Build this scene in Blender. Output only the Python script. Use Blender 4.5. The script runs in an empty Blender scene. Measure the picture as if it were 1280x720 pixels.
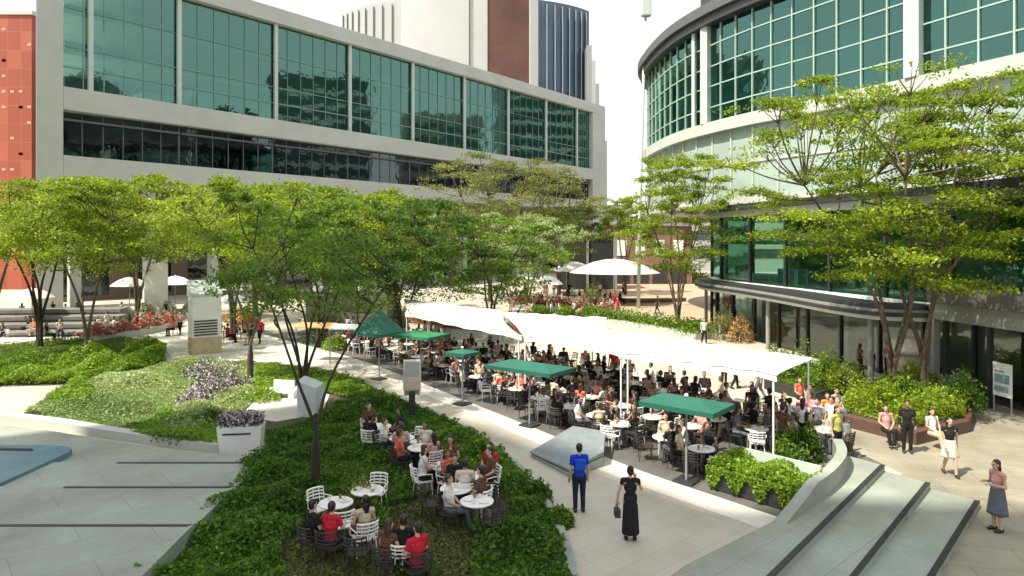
import bpy, math, random
import numpy as np
from mathutils import Vector, Matrix
R = math.radians
PI = math.pi
sc = bpy.context.scene
COL = sc.collection
# ------------------------------------------------------------------ camera
F, H = 850.0, 7.0
cd = bpy.data.cameras.new('camera')
cam = bpy.data.objects.new('camera', cd); COL.objects.link(cam)
cd.sensor_width = 36.0; cd.lens = 36.0 * F / 1280.0
cam.location = (0, 0, H); cam.rotation_euler = (R(90), 0, 0)
cd.shift_y = -60.0 / 1280.0
cd.clip_start = 0.1; cd.clip_end = 3000
sc.camera = cam
# ------------------------------------------------------------------ light
SUN_EL, SUN_AZ = 56.0, 238.0      # azimuth of the sun, clockwise from +Y
w = bpy.data.worlds.new('World'); sc.world = w; w.use_nodes = True
nt = w.node_tree
bg = nt.nodes['Background']
sky = nt.nodes.new('ShaderNodeTexSky'); sky.sky_type = 'NISHITA'; sky.sun_disc = False
sky.sun_elevation = R(SUN_EL); sky.sun_rotation = R(SUN_AZ)
sky.air_density = 1.0; sky.dust_density = 2.0; sky.ozone_density = 0.6
hz = nt.nodes.new('ShaderNodeMixRGB'); hz.inputs[0].default_value = .62; hz.inputs[2].default_value = (6.3, 6.25, 5.8, 1)   # bright hazy tropical sky
nt.links.new(sky.outputs[0], hz.inputs[1]); nt.links.new(hz.outputs[0], bg.inputs[0]); bg.inputs[1].default_value = 0.15
sl = bpy.data.lights.new('sun', 'SUN'); sl.energy = 4.8; sl.angle = R(0.9); sl.color = (1.0, 0.92, 0.76)
so = bpy.data.objects.new('sun', sl); COL.objects.link(so)
sdir = Vector((math.sin(R(SUN_AZ)) * math.cos(R(SUN_EL)), math.cos(R(SUN_AZ)) * math.cos(R(SUN_EL)), math.sin(R(SUN_EL))))
so.rotation_euler = sdir.to_track_quat('Z', 'Y').to_euler(); so.location = sdir * 200
sc.view_settings.view_transform = 'Standard'; sc.view_settings.look = 'None'
sc.view_settings.exposure = 0.80; sc.view_settings.gamma = 1.0
sc.cycles.max_bounces = 8; sc.cycles.transparent_max_bounces = 10
sc.cycles.sample_clamp_indirect = 6

def G(px, py, z=0.0):
    """ground position seen at a photo pixel, used while laying the plan out"""
    Y = F * (H - z) / (py - 300.0)
    return Vector(((px - 640.0) * Y / F, Y, z))
# ------------------------------------------------------------------ materials
MATS = {}
def nodes(name):
    m = bpy.data.materials.new(name); m.use_nodes = True
    return m, m.node_tree, m.node_tree.nodes['Principled BSDF']
def mat(name, c, rough=.7, c2=None, scale=3.0, bump=0.0, metal=0.0, spec=.5, bscale=None, detail=5, alpha=None):
    if name in MATS: return MATS[name]
    m, t, b = nodes(name); N = t.nodes; L = t.links
    b.inputs['Roughness'].default_value = rough; b.inputs['Metallic'].default_value = metal
    b.inputs['Specular IOR Level'].default_value = spec
    c = tuple(c) + (1,)
    c2 = tuple(c2) + (1,) if c2 else tuple(x * .78 for x in c[:3]) + (1,)
    tc = N.new('ShaderNodeTexCoord')
    n = N.new('ShaderNodeTexNoise'); n.inputs['Scale'].default_value = scale; n.inputs['Detail'].default_value = detail
    n.inputs['Roughness'].default_value = .65
    L.new(tc.outputs['Object'], n.inputs['Vector'])
    r = N.new('ShaderNodeValToRGB'); r.color_ramp.elements[0].position = .32; r.color_ramp.elements[1].position = .68
    r.color_ramp.elements[0].color = c2; r.color_ramp.elements[1].color = c
    L.new(n.outputs['Fac'], r.inputs['Fac']); L.new(r.outputs['Color'], b.inputs['Base Color'])
    if bump:
        n2 = N.new('ShaderNodeTexNoise'); n2.inputs['Scale'].default_value = bscale or scale * 6; n2.inputs['Detail'].default_value = 4
        L.new(tc.outputs['Object'], n2.inputs['Vector'])
        bp = N.new('ShaderNodeBump'); bp.inputs['Strength'].default_value = bump; bp.inputs['Distance'].default_value = .05
        L.new(n2.outputs['Fac'], bp.inputs['Height']); L.new(bp.outputs['Normal'], b.inputs['Normal'])
    MATS[name] = m
    return m
def paving(name, c, c2, joint, sx, sy, rot=0, rough=.65, stain=.35, mortar=.012):
    m, t, b = nodes(name); N = t.nodes; L = t.links
    tc = N.new('ShaderNodeTexCoord'); mp = N.new('ShaderNodeMapping'); mp.inputs['Rotation'].default_value = (0, 0, R(rot))
    L.new(tc.outputs['Object'], mp.inputs['Vector'])
    br = N.new('ShaderNodeTexBrick'); br.inputs['Scale'].default_value = 1; br.inputs['Brick Width'].default_value = sx
    br.inputs['Row Height'].default_value = sy; br.inputs['Mortar Size'].default_value = mortar; br.inputs['Mortar Smooth'].default_value = .2
    br.inputs['Color1'].default_value = c + (1,); br.inputs['Color2'].default_value = c2 + (1,); br.inputs['Mortar'].default_value = joint + (1,)
    L.new(mp.outputs[0], br.inputs['Vector'])
    n = N.new('ShaderNodeTexNoise'); n.inputs['Scale'].default_value = .35; n.inputs['Detail'].default_value = 8; n.inputs['Roughness'].default_value = .62
    L.new(tc.outputs['Object'], n.inputs['Vector'])
    r = N.new('ShaderNodeValToRGB'); r.color_ramp.elements[0].position = .3; r.color_ramp.elements[1].position = .62
    v = 1 - stain
    r.color_ramp.elements[0].color = (v, v * .98, v * .94, 1); r.color_ramp.elements[1].color = (1, 1, 1, 1)
    n3 = N.new('ShaderNodeTexNoise'); n3.inputs['Scale'].default_value = 14; n3.inputs['Detail'].default_value = 5
    L.new(tc.outputs['Object'], n3.inputs['Vector'])
    r3 = N.new('ShaderNodeValToRGB'); r3.color_ramp.elements[0].color = (.82, .82, .82, 1); r3.color_ramp.elements[1].color = (1.08, 1.08, 1.08, 1)
    L.new(n3.outputs['Fac'], r3.inputs['Fac'])
    L.new(n.outputs['Fac'], r.inputs['Fac'])
    mx = N.new('ShaderNodeMixRGB'); mx.blend_type = 'MULTIPLY'; mx.inputs['Fac'].default_value = 1
    L.new(br.outputs['Color'], mx.inputs[1]); L.new(r.outputs['Color'], mx.inputs[2])
    m2 = N.new('ShaderNodeMixRGB'); m2.blend_type = 'MULTIPLY'; m2.inputs['Fac'].default_value = 1
    L.new(mx.outputs[0], m2.inputs[1]); L.new(r3.outputs['Color'], m2.inputs[2])
    L.new(m2.outputs[0], b.inputs['Base Color'])
    b.inputs['Roughness'].default_value = rough
    bp = N.new('ShaderNodeBump'); bp.inputs['Strength'].default_value = .35; bp.inputs['Distance'].default_value = .01
    L.new(n3.outputs['Fac'], bp.inputs['Height']); L.new(bp.outputs[0], b.inputs['Normal'])
    MATS[name] = m
    return m
def glass(name, tint, refl=.25, rough=.03, gcol=(1, 1, 1), wob=.0):
    m, t, b = nodes(name); N = t.nodes; L = t.links
    N.remove(b); out = N['Material Output']
    tr = N.new('ShaderNodeBsdfTransparent'); tr.inputs[0].default_value = tint + (1,)
    gl = N.new('ShaderNodeBsdfGlossy'); gl.inputs['Roughness'].default_value = rough; gl.inputs['Color'].default_value = gcol + (1,)
    lw = N.new('ShaderNodeLayerWeight'); lw.inputs['Blend'].default_value = .35
    mr = N.new('ShaderNodeMapRange'); mr.inputs['To Min'].default_value = refl; mr.inputs['To Max'].default_value = .95
    L.new(lw.outputs['Fresnel'], mr.inputs['Value'])
    mx = N.new('ShaderNodeMixShader'); L.new(mr.outputs[0], mx.inputs[0]); L.new(tr.outputs[0], mx.inputs[1]); L.new(gl.outputs[0], mx.inputs[2])
    if wob:
        tc = N.new('ShaderNodeTexCoord'); n = N.new('ShaderNodeTexNoise'); n.inputs['Scale'].default_value = .5; n.inputs['Detail'].default_value = 3
        L.new(tc.outputs['Object'], n.inputs['Vector'])
        bp = N.new('ShaderNodeBump'); bp.inputs['Strength'].default_value = wob; bp.inputs['Distance'].default_value = .3
        L.new(n.outputs['Fac'], bp.inputs['Height']); L.new(bp.outputs[0], gl.inputs['Normal'])
    L.new(mx.outputs[0], out.inputs['Surface'])
    MATS[name] = m
    return m
def leafmat(name, ca, cb, cc=None, transl=.35, pm=.8):
    """leaves: colour differs leaf by leaf (attribute v), light passes through"""
    m, t, b = nodes(name); N = t.nodes; L = t.links
    at = N.new('ShaderNodeAttribute'); at.attribute_name = 'v'
    r = N.new('ShaderNodeValToRGB'); e = r.color_ramp.elements
    e[0].position = 0; e[0].color = ca + (1,); e[1].position = pm; e[1].color = cb + (1,)
    if cc: k = e.new(1.0); k.color = cc + (1,)
    L.new(at.outputs['Fac'], r.inputs['Fac'])
    L.new(r.outputs['Color'], b.inputs['Base Color']); b.inputs['Roughness'].default_value = .55; b.inputs['Specular IOR Level'].default_value = .35
    tl = N.new('ShaderNodeBsdfTranslucent'); g = N.new('ShaderNodeGamma'); g.inputs[1].default_value = .85
    L.new(r.outputs['Color'], g.inputs[0]); L.new(g.outputs[0], tl.inputs[0])
    mx = N.new('ShaderNodeMixShader'); mx.inputs[0].default_value = transl
    L.new(b.outputs[0], mx.inputs[1]); L.new(tl.outputs[0], mx.inputs[2]); L.new(mx.outputs[0], N['Material Output'].inputs['Surface'])
    MATS[name] = m
    return m
M_pave = paving('beige_paving', (.52, .47, .40), (.48, .44, .37), (.38, .345, .29), 1.2, .6, rot=-40, stain=.22, mortar=.008)
M_band = paving('pale_band_stone', (.66, .64, .58), (.63, .61, .55), (.5, .48, .44), .9, .9, rot=-48, stain=.15, mortar=.008)
M_terr = paving('shaded_terrace_paving', (.15, .145, .135), (.125, .12, .115), (.08, .08, .075), .6, .6, rot=-48, stain=.3)  # parasol shade over the terrace is put into this dark colour
M_plaza = paving('sandy_plaza', (.50, .38, .26), (.46, .35, .24), (.4, .3, .22), .6, .3, rot=15, stain=.2)
M_right = paving('sand_slabs', (.36, .33, .255), (.31, .285, .22), (.22, .20, .16), 2.4, 1.1, rot=14, stain=.45)
M_conc = mat('concrete', (.48, .50, .46), .75, (.415, .43, .395), .25, bump=.15, bscale=12)
M_plinth = paving('plinth_stone', (.335, .37, .32), (.31, .345, .30), (.22, .245, .215), 2.6, 1.3, rot=-42, stain=.38, mortar=.01)
M_dark = mat('dark_metal', (.035, .037, .04), .45, (.025, .027, .03), 4)
M_grey = mat('grey_metal', (.28, .29, .29), .45, (.22, .23, .23), 2)
M_white = mat('white_paint', (.80, .80, .78), .5, (.70, .70, .68), 1.5)
M_wframe = mat('pale_frame', (.44, .52, .47), .45, (.48, .53, .50), 1)
M_wplast = mat('white_chair_paint', (.82, .81, .79), .4, (.74, .73, .71), 6)
M_soil = mat('soil', (.09, .065, .04), .95, (.045, .035, .022), 3, bump=.5)
M_bark = mat('bark', (.16, .12, .085), .9, (.07, .05, .035), 7, bump=.6)
M_barkd = mat('dark_bark', (.06, .047, .035), .9, (.03, .024, .018), 7, bump=.5)
M_tile = mat('brown_cladding', (.20, .14, .10), .6, (.13, .09, .07), .3)
M_brick = mat('red_brick', (.24, .14, .10), .8, (.17, .095, .07), .8)
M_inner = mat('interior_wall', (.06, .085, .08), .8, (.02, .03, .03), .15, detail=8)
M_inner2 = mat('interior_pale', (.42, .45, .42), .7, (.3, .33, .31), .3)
M_glassL = glass('green_glass', (.26, .50, .42), .16, gcol=(.46, .86, .72), wob=.06)
M_glassD = glass('dark_glass', (.12, .17, .18), .12, gcol=(.5, .6, .62), wob=.06)
M_glassR = glass('teal_glass', (.12, .36, .30), .14, gcol=(.42, .84, .70), wob=.10)
M_glassS = glass('shop_glass', (.55, .66, .62), .10, gcol=(.7, .8, .76))
M_frost = mat('frosted_panel', (.36, .45, .41), .25, (.27, .35, .32), .35, spec=.6)
M_canvas = mat('white_canvas', (.88, .88, .87), .6, (.84, .84, .83), 1)
M_greenc = mat('green_canvas', (.010, .115, .078), .7, (.008, .092, .062), 2)
M_black = mat('black_stone', (.03, .032, .032), .5, (.02, .022, .022), 3)
L_bright = leafmat('bright_leaf', (.075, .15, .010), (.29, .38, .018), (.48, .56, .05), .5)
L_mid = leafmat('mid_leaf', (.04, .10, .010), (.17, .28, .02), (.30, .42, .04), .45)
L_dark = leafmat('dark_leaf', (.022, .065, .008), (.08, .17, .015), (.17, .27, .03), .4)
L_yel = leafmat('yellowing_leaf', (.09, .12, .02), (.24, .27, .06), (.42, .38, .14), .4)
L_var = leafmat('pale_edged_leaf', (.12, .20, .05), (.40, .50, .18), (.74, .78, .50), .4)
L_cov = leafmat('cover_leaf', (.028, .09, .008), (.13, .27, .018), (.30, .46, .05), .4)
L_lime = leafmat('lime_leaf', (.09, .20, .015), (.27, .42, .03), (.50, .60, .10), .45)
L_purp = leafmat('purple_leaf', (.02, .03, .02), (.13, .07, .10), (.86, .84, .88), .2, pm=.4)
L_redf = leafmat('red_flower', (.10, .12, .03), (.45, .07, .07), (.85, .62, .58), .25)
L_whif = leafmat('white_flower', (.10, .16, .05), (.55, .58, .42), (.88, .86, .80), .25)
L_orgf = leafmat('orange_flower', (.09, .14, .03), (.55, .26, .09), (.80, .42, .25), .25)

# ------------------------------------------------------------------ mesh helpers
class MB:
    def __init__(s): s.v = []; s.f = []; s.mi = []; s.cur = 0
    def quad(s, *p):
        n = len(s.v); s.v += [tuple(q) for q in p]; s.f.append(tuple(range(n, n + len(p)))); s.mi.append(s.cur)
    def box(s, x0, x1, y0, y1, z0, z1, fr=None):
        n = len(s.v)
        P = [(x0, y0, z0), (x1, y0, z0), (x1, y1, z0), (x0, y1, z0), (x0, y0, z1), (x1, y0, z1), (x1, y1, z1), (x0, y1, z1)]
        if fr: P = [tuple(fr(*p)) for p in P]
        s.v += P
        for q in ((0, 3, 2, 1), (4, 5, 6, 7), (0, 1, 5, 4), (1, 2, 6, 5), (2, 3, 7, 6), (3, 0, 4, 7)):
            s.f.append(tuple(n + i for i in q)); s.mi.append(s.cur)
    def obox(s, c, hx, hy, hz, rz=0, rx=0, ry=0):
        m = Matrix.Translation(c) @ Matrix.Rotation(rz, 4, 'Z') @ Matrix.Rotation(ry, 4, 'Y') @ Matrix.Rotation(rx, 4, 'X')
        s.box(-hx, hx, -hy, hy, -hz, hz, fr=lambda x, y, z: m @ Vector((x, y, z)))
    def prism(s, pts, z0, z1, top=True, bottom=True):
        """pts: plan outline (x,y); z0/z1 number or list per point"""
        n = len(s.v); k = len(pts)
        zb = z0 if hasattr(z0, '__len__') else [z0] * k
        zt = z1 if hasattr(z1, '__len__') else [z1] * k
        s.v += [(p[0], p[1], zb[i]) for i, p in enumerate(pts)] + [(p[0], p[1], zt[i]) for i, p in enumerate(pts)]
        if top: s.f.append(tuple(range(n + k, n + 2 * k))); s.mi.append(s.cur)
        if bottom: s.f.append(tuple(reversed(range(n, n + k)))); s.mi.append(s.cur)
        for i in range(k):
            j = (i + 1) % k
            s.f.append((n + i, n + j, n + k + j, n + k + i)); s.mi.append(s.cur)
    def tube(s, pts, rad, sides=6, cap=True):
        n = len(s.v); pts = [Vector(p) for p in pts]; k = len(pts)
        if not hasattr(rad, '__len__'): rad = [rad] * k
        up = None
        for i, p in enumerate(pts):
            t = (pts[min(i + 1, k - 1)] - pts[max(i - 1, 0)]).normalized()
            if up is None: up = t.orthogonal().normalized()
            a = (up - t * up.dot(t))
            a = a.normalized() if a.length > 1e-5 else t.orthogonal().normalized()
            up = a; b = t.cross(a)
            for j in range(sides):
                an = 2 * PI * j / sides
                s.v.append(tuple(p + (a * math.cos(an) + b * math.sin(an)) * rad[i]))
        for i in range(k - 1):
            for j in range(sides):
                a0 = n + i * sides + j; a1 = n + i * sides + (j + 1) % sides
                s.f.append((a0, a1, a1 + sides, a0 + sides)); s.mi.append(s.cur)
        if cap:
            s.f.append(tuple(reversed(range(n, n + sides)))); s.mi.append(s.cur)
            s.f.append(tuple(range(n + (k - 1) * sides, n + k * sides))); s.mi.append(s.cur)
    def lathe(s, prof, c=(0, 0, 0), seg=16, sx=1, sy=1):
        """prof: list of (r,z)"""
        n = len(s.v)
        for r, z in prof:
            for j in range(seg):
                a = 2 * PI * j / seg
                s.v.append((c[0] + r * sx * math.cos(a), c[1] + r * sy * math.sin(a), c[2] + z))
        for i in range(len(prof) - 1):
            for j in range(seg):
                a0 = n + i * seg + j; a1 = n + i * seg + (j + 1) % seg
                s.f.append((a0, a1, a1 + seg, a0 + seg)); s.mi.append(s.cur)
        s.f.append(tuple(reversed(range(n, n + seg)))); s.mi.append(s.cur)
        s.f.append(tuple(range(n + (len(prof) - 1) * seg, n + len(prof) * seg))); s.mi.append(s.cur)
    def ball(s, c, rx, ry=None, rz=None, seg=12, rings=8, rot=None):
        ry = ry or rx; rz = rz or rx; n = len(s.v)
        for i in range(rings + 1):
            ph = PI * i / rings
            for j in range(seg):
                a = 2 * PI * j / seg
                p = Vector((rx * math.sin(ph) * math.cos(a), ry * math.sin(ph) * math.sin(a), rz * math.cos(ph)))
                if rot: p = rot @ p
                s.v.append((c[0] + p.x, c[1] + p.y, c[2] + p.z))
        for i in range(rings):
            for j in range(seg):
                a0 = n + i * seg + j; a1 = n + i * seg + (j + 1) % seg
                s.f.append((a0, a0 + seg, a1 + seg, a1)); s.mi.append(s.cur)
    def mesh(s, name, mats, smooth=False):
        me = bpy.data.meshes.new(name); me.from_pydata(s.v, [], s.f); me.validate(clean_customdata=False)
        if not isinstance(mats, (list, tuple)): mats = [mats]
        for m in mats: me.materials.append(m)
        if len(mats) > 1 and len(me.polygons) == len(s.mi): me.polygons.foreach_set('material_index', s.mi)
        if smooth: me.polygons.foreach_set('use_smooth', [True] * len(me.polygons))
        me.update(); return me
    def build(s, name, mats, parent=None, smooth=False, loc=None, bevel=0, label=None):
        o = bpy.data.objects.new(name, s.mesh(name, mats, smooth)); COL.objects.link(o)
        if parent: o.parent = parent
        if loc is not None: o.location = loc
        if bevel:
            b = o.modifiers.new('edge', 'BEVEL'); b.width = bevel; b.segments = 2; b.limit_method = 'ANGLE'; b.angle_limit = R(40)
        if label: o['label'] = label
        return o
def tag(o, label, cat, group=None):
    o['label'] = label; o['category'] = cat
    if group: o['group'] = group
    return o
def struct(o, kind='structure'):
    o['kind'] = kind; return o
def empty(name, loc=(0, 0, 0), rz=0, label=None, cat=None, group=None):
    o = bpy.data.objects.new(name, None); COL.objects.link(o); o.location = loc; o.rotation_euler = (0, 0, rz)
    o.empty_display_size = .2
    if label: tag(o, label, cat, group)
    return o
def kids(o):
    return CH.get(o.name) or [c for c in o.children]
CH = {}
def copy_tree(o, parent=None):
    c = o.copy(); COL.objects.link(c); c.parent = parent
    if parent is None:
        for k in ('label', 'group'):
            if k in c: del c[k]
    ks = CH.get(o.name)
    if ks is None: ks = list(o.children); CH[o.name] = ks
    for ch in ks: copy_tree(ch, c)
    return c
def place(o, loc, rz, label, group=None, s=None):
    o.location = loc; o.rotation_euler = (0, 0, rz); o['label'] = label
    if group: o['group'] = group
    if s: o.scale = (s, s, s)
    return o
def catmull(P, n=8, closed=False):
    P = [Vector(p) for p in P]; out = []; k = len(P)
    rng = range(k) if closed else range(k - 1)
    for i in rng:
        if closed: a, b, c, d = P[(i - 1) % k], P[i], P[(i + 1) % k], P[(i + 2) % k]
        else: a, b, c, d = P[max(i - 1, 0)], P[i], P[i + 1], P[min(i + 2, k - 1)]
        for j in range(n):
            t = j / n
            out.append(.5 * ((2 * b) + (c - a) * t + (2 * a - 5 * b + 4 * c - d) * t * t + (3 * b - a - 3 * c + d) * t ** 3))
    if not closed: out.append(P[-1].copy())
    return out
def offset(P, d):
    """offset an open plan polyline to its left by d"""
    out = []
    for i, p in enumerate(P):
        a = P[max(i - 1, 0)]; b = P[min(i + 1, len(P) - 1)]
        t = (b - a); t = Vector((t.x, t.y)).normalized(); out.append(Vector((p.x - t.y * d, p.y + t.x * d)))
    return out
def resample(P, step):
    P = [Vector((p.x, p.y)) for p in P]; out = [P[0]]; acc = 0
    for a, b in zip(P, P[1:]):
        L = (b - a).length; t = step - acc
        while t <= L:
            out.append(a + (b - a) * (t / L)); t += step
        acc = (L - (t - step))
    return out
def inside(poly, x, y):
    x = np.asarray(x); y = np.asarray(y); r = np.zeros(x.shape, bool); k = len(poly)
    for i in range(k):
        x0, y0 = poly[i][0], poly[i][1]; x1, y1 = poly[(i + 1) % k][0], poly[(i + 1) % k][1]
        c = ((y0 > y) != (y1 > y)); xi = (x1 - x0) * (y - y0) / ((y1 - y0) or 1e-9) + x0
        r ^= c & (x < xi)
    return r
def scatter(poly, n, rng):
    xs = [p[0] for p in poly]; ys = [p[1] for p in poly]; X = []; Y = []; c = 0
    while c < n:
        x = rng.uniform(min(xs), max(xs), n * 2); y = rng.uniform(min(ys), max(ys), n * 2)
        k = inside(poly, x, y); X.append(x[k]); Y.append(y[k]); c += k.sum()
    return np.concatenate(X)[:n], np.concatenate(Y)[:n]
def leaf_mesh(name, C, size, mat_, rng, flat=.5, val=None, asp=.55):
    """one folded leaf-shaped quad per centre; flat = how level the leaves lie"""
    n = len(C); C = np.asarray(C, np.float64)
    nrm = rng.normal(size=(n, 3)) * (1 - flat); nrm[:, 2] += flat + .15
    nrm /= np.linalg.norm(nrm, axis=1)[:, None]
    a = rng.normal(size=(n, 3)); a -= nrm * (a * nrm).sum(1)[:, None]; a /= np.linalg.norm(a, axis=1)[:, None] + 1e-9
    b = np.cross(nrm, a)
    s = (size * rng.uniform(.6, 1.35, n))[:, None]
    V = np.empty((n, 4, 3)); V[:, 0] = C - a * s * .5; V[:, 1] = C + b * s * asp * .5 + nrm * s * .08
    V[:, 2] = C + a * s * .5; V[:, 3] = C - b * s * asp * .5 + nrm * s * .08
    me = bpy.data.meshes.new(name)
    me.vertices.add(n * 4); me.vertices.foreach_set('co', V.reshape(-1))
    me.loops.add(n * 4); me.loops.foreach_set('vertex_index', np.arange(n * 4, dtype=np.int32))
    me.polygons.add(n); me.polygons.foreach_set('loop_start', np.arange(0, n * 4, 4, dtype=np.int32))
    me.polygons.foreach_set('loop_total', np.full(n, 4, np.int32))
    if val is None: val = rng.uniform(0, 1, n)
    at = me.attributes.new('v', 'FLOAT', 'POINT'); at.data.foreach_set('value', np.repeat(np.clip(val, 0, 1), 4).astype(np.float32))
    me.materials.append(mat_); me.update(); me.validate()
    return me
def leaf_obj(name, C, size, mat_, rng, parent=None, **k):
    o = bpy.data.objects.new(name, leaf_mesh(name, C, size, mat_, rng, **k)); COL.objects.link(o)
    if parent: o.parent = parent
    return o

# ------------------------------------------------------------------ ground
def plan(pts, z=0): return [G(x, y, z) for x, y in pts]
b = MB(); b.quad((-900, -200, 0), (900, -200, 0), (900, 1400, 0), (-900, 1400, 0))
struct(b.build('ground', M_pave))
# terrace front line runs from far left to the near right
TF = catmull([G(330, 418), G(440, 447), G(520, 476), G(600, 508), G(700, 548), G(800, 588), G(900, 622), G(978, 648)], 6)
b = MB(); TB = offset(TF, -3)  # path side
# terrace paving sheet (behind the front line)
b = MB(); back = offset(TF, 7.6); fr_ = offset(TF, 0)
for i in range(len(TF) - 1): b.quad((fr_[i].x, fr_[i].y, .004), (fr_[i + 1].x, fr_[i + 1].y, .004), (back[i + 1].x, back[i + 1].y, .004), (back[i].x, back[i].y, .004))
struct(b.build('shaded_terrace_paving', M_terr))
b = MB(); inner = offset(TF, -.02); outer = offset(TF, -1.0)
for i in range(len(inner) - 1):
    b.quad((outer[i].x, outer[i].y, .008), (outer[i + 1].x, outer[i + 1].y, .008), (inner[i + 1].x, inner[i + 1].y, .008), (inner[i].x, inner[i].y, .008))
struct(b.build('path_band', M_band))
b = MB(); P = [G(735, 345), G(900, 345), G(905, 400), G(880, 416), G(800, 412), G(700, 385)]
b.v = [(p.x, p.y, .008) for p in P]; b.f = [tuple(range(len(P)))]; b.mi = [0]; struct(b.build('plaza_paving', M_plaza))
b = MB(); P = [G(1065, 500), G(1200, 478), Vector((30, 38)), Vector((40, 8)), G(1000, 735), G(1128, 592), G(1060, 560)]
b.v = [(p.x, p.y, .008) for p in P]; b.f = [tuple(range(len(P)))]; b.mi = [0]; struct(b.build('side_paving', M_right))
b = MB(); P = [G(-80, 400), G(250, 392), G(330, 418), G(440, 447), G(440, 462), G(330, 452), G(215, 448), G(200, 425), G(60, 424), G(-80, 436)]
b.v = [(p.x, p.y, .006) for p in P]; b.f = [tuple(range(len(P)))]; b.mi = [0]; struct(b.build('bright_path', M_band))

# garden bed
GR = catmull([G(722, 745), G(712, 720), G(704, 685), G(690, 650), G(666, 610), G(630, 573), G(588, 545), G(545, 521), G(500, 500), G(455, 481), G(415, 468), G(370, 460), G(325, 455)], 5)
bed = [(p.x, p.y) for p in GR] + [tuple(G(x, y).xy) for x, y in ((265, 452), (205, 457), (130, 474), (78, 487), (26, 522), (120, 546), (230, 562), (330, 572), (185, 722), (150, 760))]
b = MB(); b.prism(bed, .0, .09); o = b.build('garden_soil', M_soil); struct(o)
b = MB(); P = offset(GR, -.16); Q = offset(GR, .06)
for i in range(len(P) - 1):
    b.prism([P[i], P[i + 1], Q[i + 1], Q[i]], 0, .13)
tag(b.build('kerb', M_plinth), 'curved pale stone kerb edging the central garden along the path', 'kerb')
court = [tuple(G(x, y).xy) for x, y in ((318, 503), (372, 484), (412, 496), (402, 520), (345, 530), (300, 524))]
b = MB(); b.prism(court, .0, .10); struct(b.build('garden_court', M_band))
lawn = [tuple(G(x, y).xy) for x, y in ((-90, 442), (0, 434), (60, 428), (150, 423), (203, 432), (207, 453), (150, 470), (80, 480), (0, 482), (-90, 484))]
b = MB(); b.prism(lawn, .0, .08); struct(b.build('lawn_soil', M_soil))
rng = np.random.default_rng(5)
def hfun(x, y, a, s, seed):
    r = np.random.default_rng(seed); z = np.zeros_like(x)
    for i in range(6):
        kx, ky = r.normal(size=2) * s; z += np.sin(kx * x + ky * y + r.uniform(0, 6.3)) / 6
    return a * (z * 1.6 + .5)
def cover(name, poly, n, size, mat_, h, hs, seed, hole=None, label=None):
    r = np.random.default_rng(seed); x, y = scatter(poly, n, r)
    z = hfun(x, y, h, hs, seed); f = hfun(x, y, 1, .5, seed + 9)
    keep = np.ones(n, bool)
    for hp in (hole or []): keep &= ~inside(hp, x, y)
    x, y, z, f = x[keep], y[keep], z[keep], f[keep]
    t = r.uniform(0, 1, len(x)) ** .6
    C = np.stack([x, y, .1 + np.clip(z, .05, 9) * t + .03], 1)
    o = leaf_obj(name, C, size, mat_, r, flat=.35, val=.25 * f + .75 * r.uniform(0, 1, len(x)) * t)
    struct(o, 'stuff'); tag(o, label, 'ground cover'); del o['category']
    return o
# holes where tables and people stand
clearing = [tuple(G(x, y).xy) for x, y in ((498, 640), (560, 622), (590, 668), (590, 745), (360, 745), (350, 700), (385, 668), (450, 655))]
aisle = [tuple(G(x, y).xy) for x, y in ((455, 552), (490, 535), (560, 575), (628, 618), (640, 655), (610, 682), (570, 660), (520, 612))]
flowerg = [tuple(G(x, y).xy) for x, y in ((232, 458), (262, 448), (305, 460), (300, 500), (235, 520), (225, 500))]
lower = [tuple(G(x, y).xy) for x, y in ((722, 740), (710, 722), (704, 685), (690, 650), (666, 610), (630, 573), (588, 545), (545, 522), (500, 506), (440, 500), (405, 525), (330, 545), (335, 572), (190, 722), (165, 742))]
upper_l = [tuple(G(x, y).xy) for x, y in ((205, 458), (265, 453), (320, 458), (318, 505), (298, 528), (330, 545), (335, 570), (230, 560), (120, 545), (30, 522), (78, 488), (130, 475))]
upper_r = [tuple(G(x, y).xy) for x, y in ((320, 458), (370, 461), (415, 470), (455, 483), (500, 506), (440, 502), (412, 496), (372, 484), (318, 503))]
cover('ground_cover', lower, 62000, .125, L_cov, .40, 2.3, 11, [clearing, aisle, court], 'dark green leafy ground cover filling the central garden bed')
cover('ground_cover', upper_l, 42000, .13, L_var, .28, 1.1, 12, [court], 'pale variegated ground cover in the sunny left garden')
cover('ground_cover', upper_r, 12000, .14, L_lime, .35, 1.3, 13, [court], 'bright green ground cover bordering the path beyond the court')
cover('grass', clearing, 26000, .09, leafmat('worn_grass', (.07, .07, .03), (.14, .16, .04), (.2, .24, .07), .2), .05, .9, 14, None, 'worn olive grass clearing at the middle of the garden')
patch = [tuple(G(x, y).xy) for x, y in ((60, 508), (95, 485), (118, 490), (110, 508), (85, 520))]
cover('ground_cover', patch, 3500, .15, L_lime, .5, 1.5, 15, None, 'lime green low plants at the tip of the left garden')
patch = [tuple(G(x, y).xy) for x, y in ((150, 545), (215, 520), (275, 545), (280, 566), (200, 560))]
cover('ground_cover', patch, 6000, .15, L_lime, .45, 1.5, 16, None, 'bright green low plants beside the pale platform kerb')
cover('grass', lawn, 30000, .12, L_mid, .12, .8, 17, None, 'green lawn beneath the left trees')
hedge = [tuple(G(x, y).xy) for x, y in ((-90, 462), (0, 464), (100, 458), (190, 440), (208, 440), (206, 456), (150, 472), (80, 482), (0, 484), (-90, 486))]
o = cover('hedge', hedge, 34000, .15, L_lime, .85, 1.2, 18, None, 'low bright green hedge curving round the left lawn'); del o['kind']; o['category'] = 'hedge'
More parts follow.
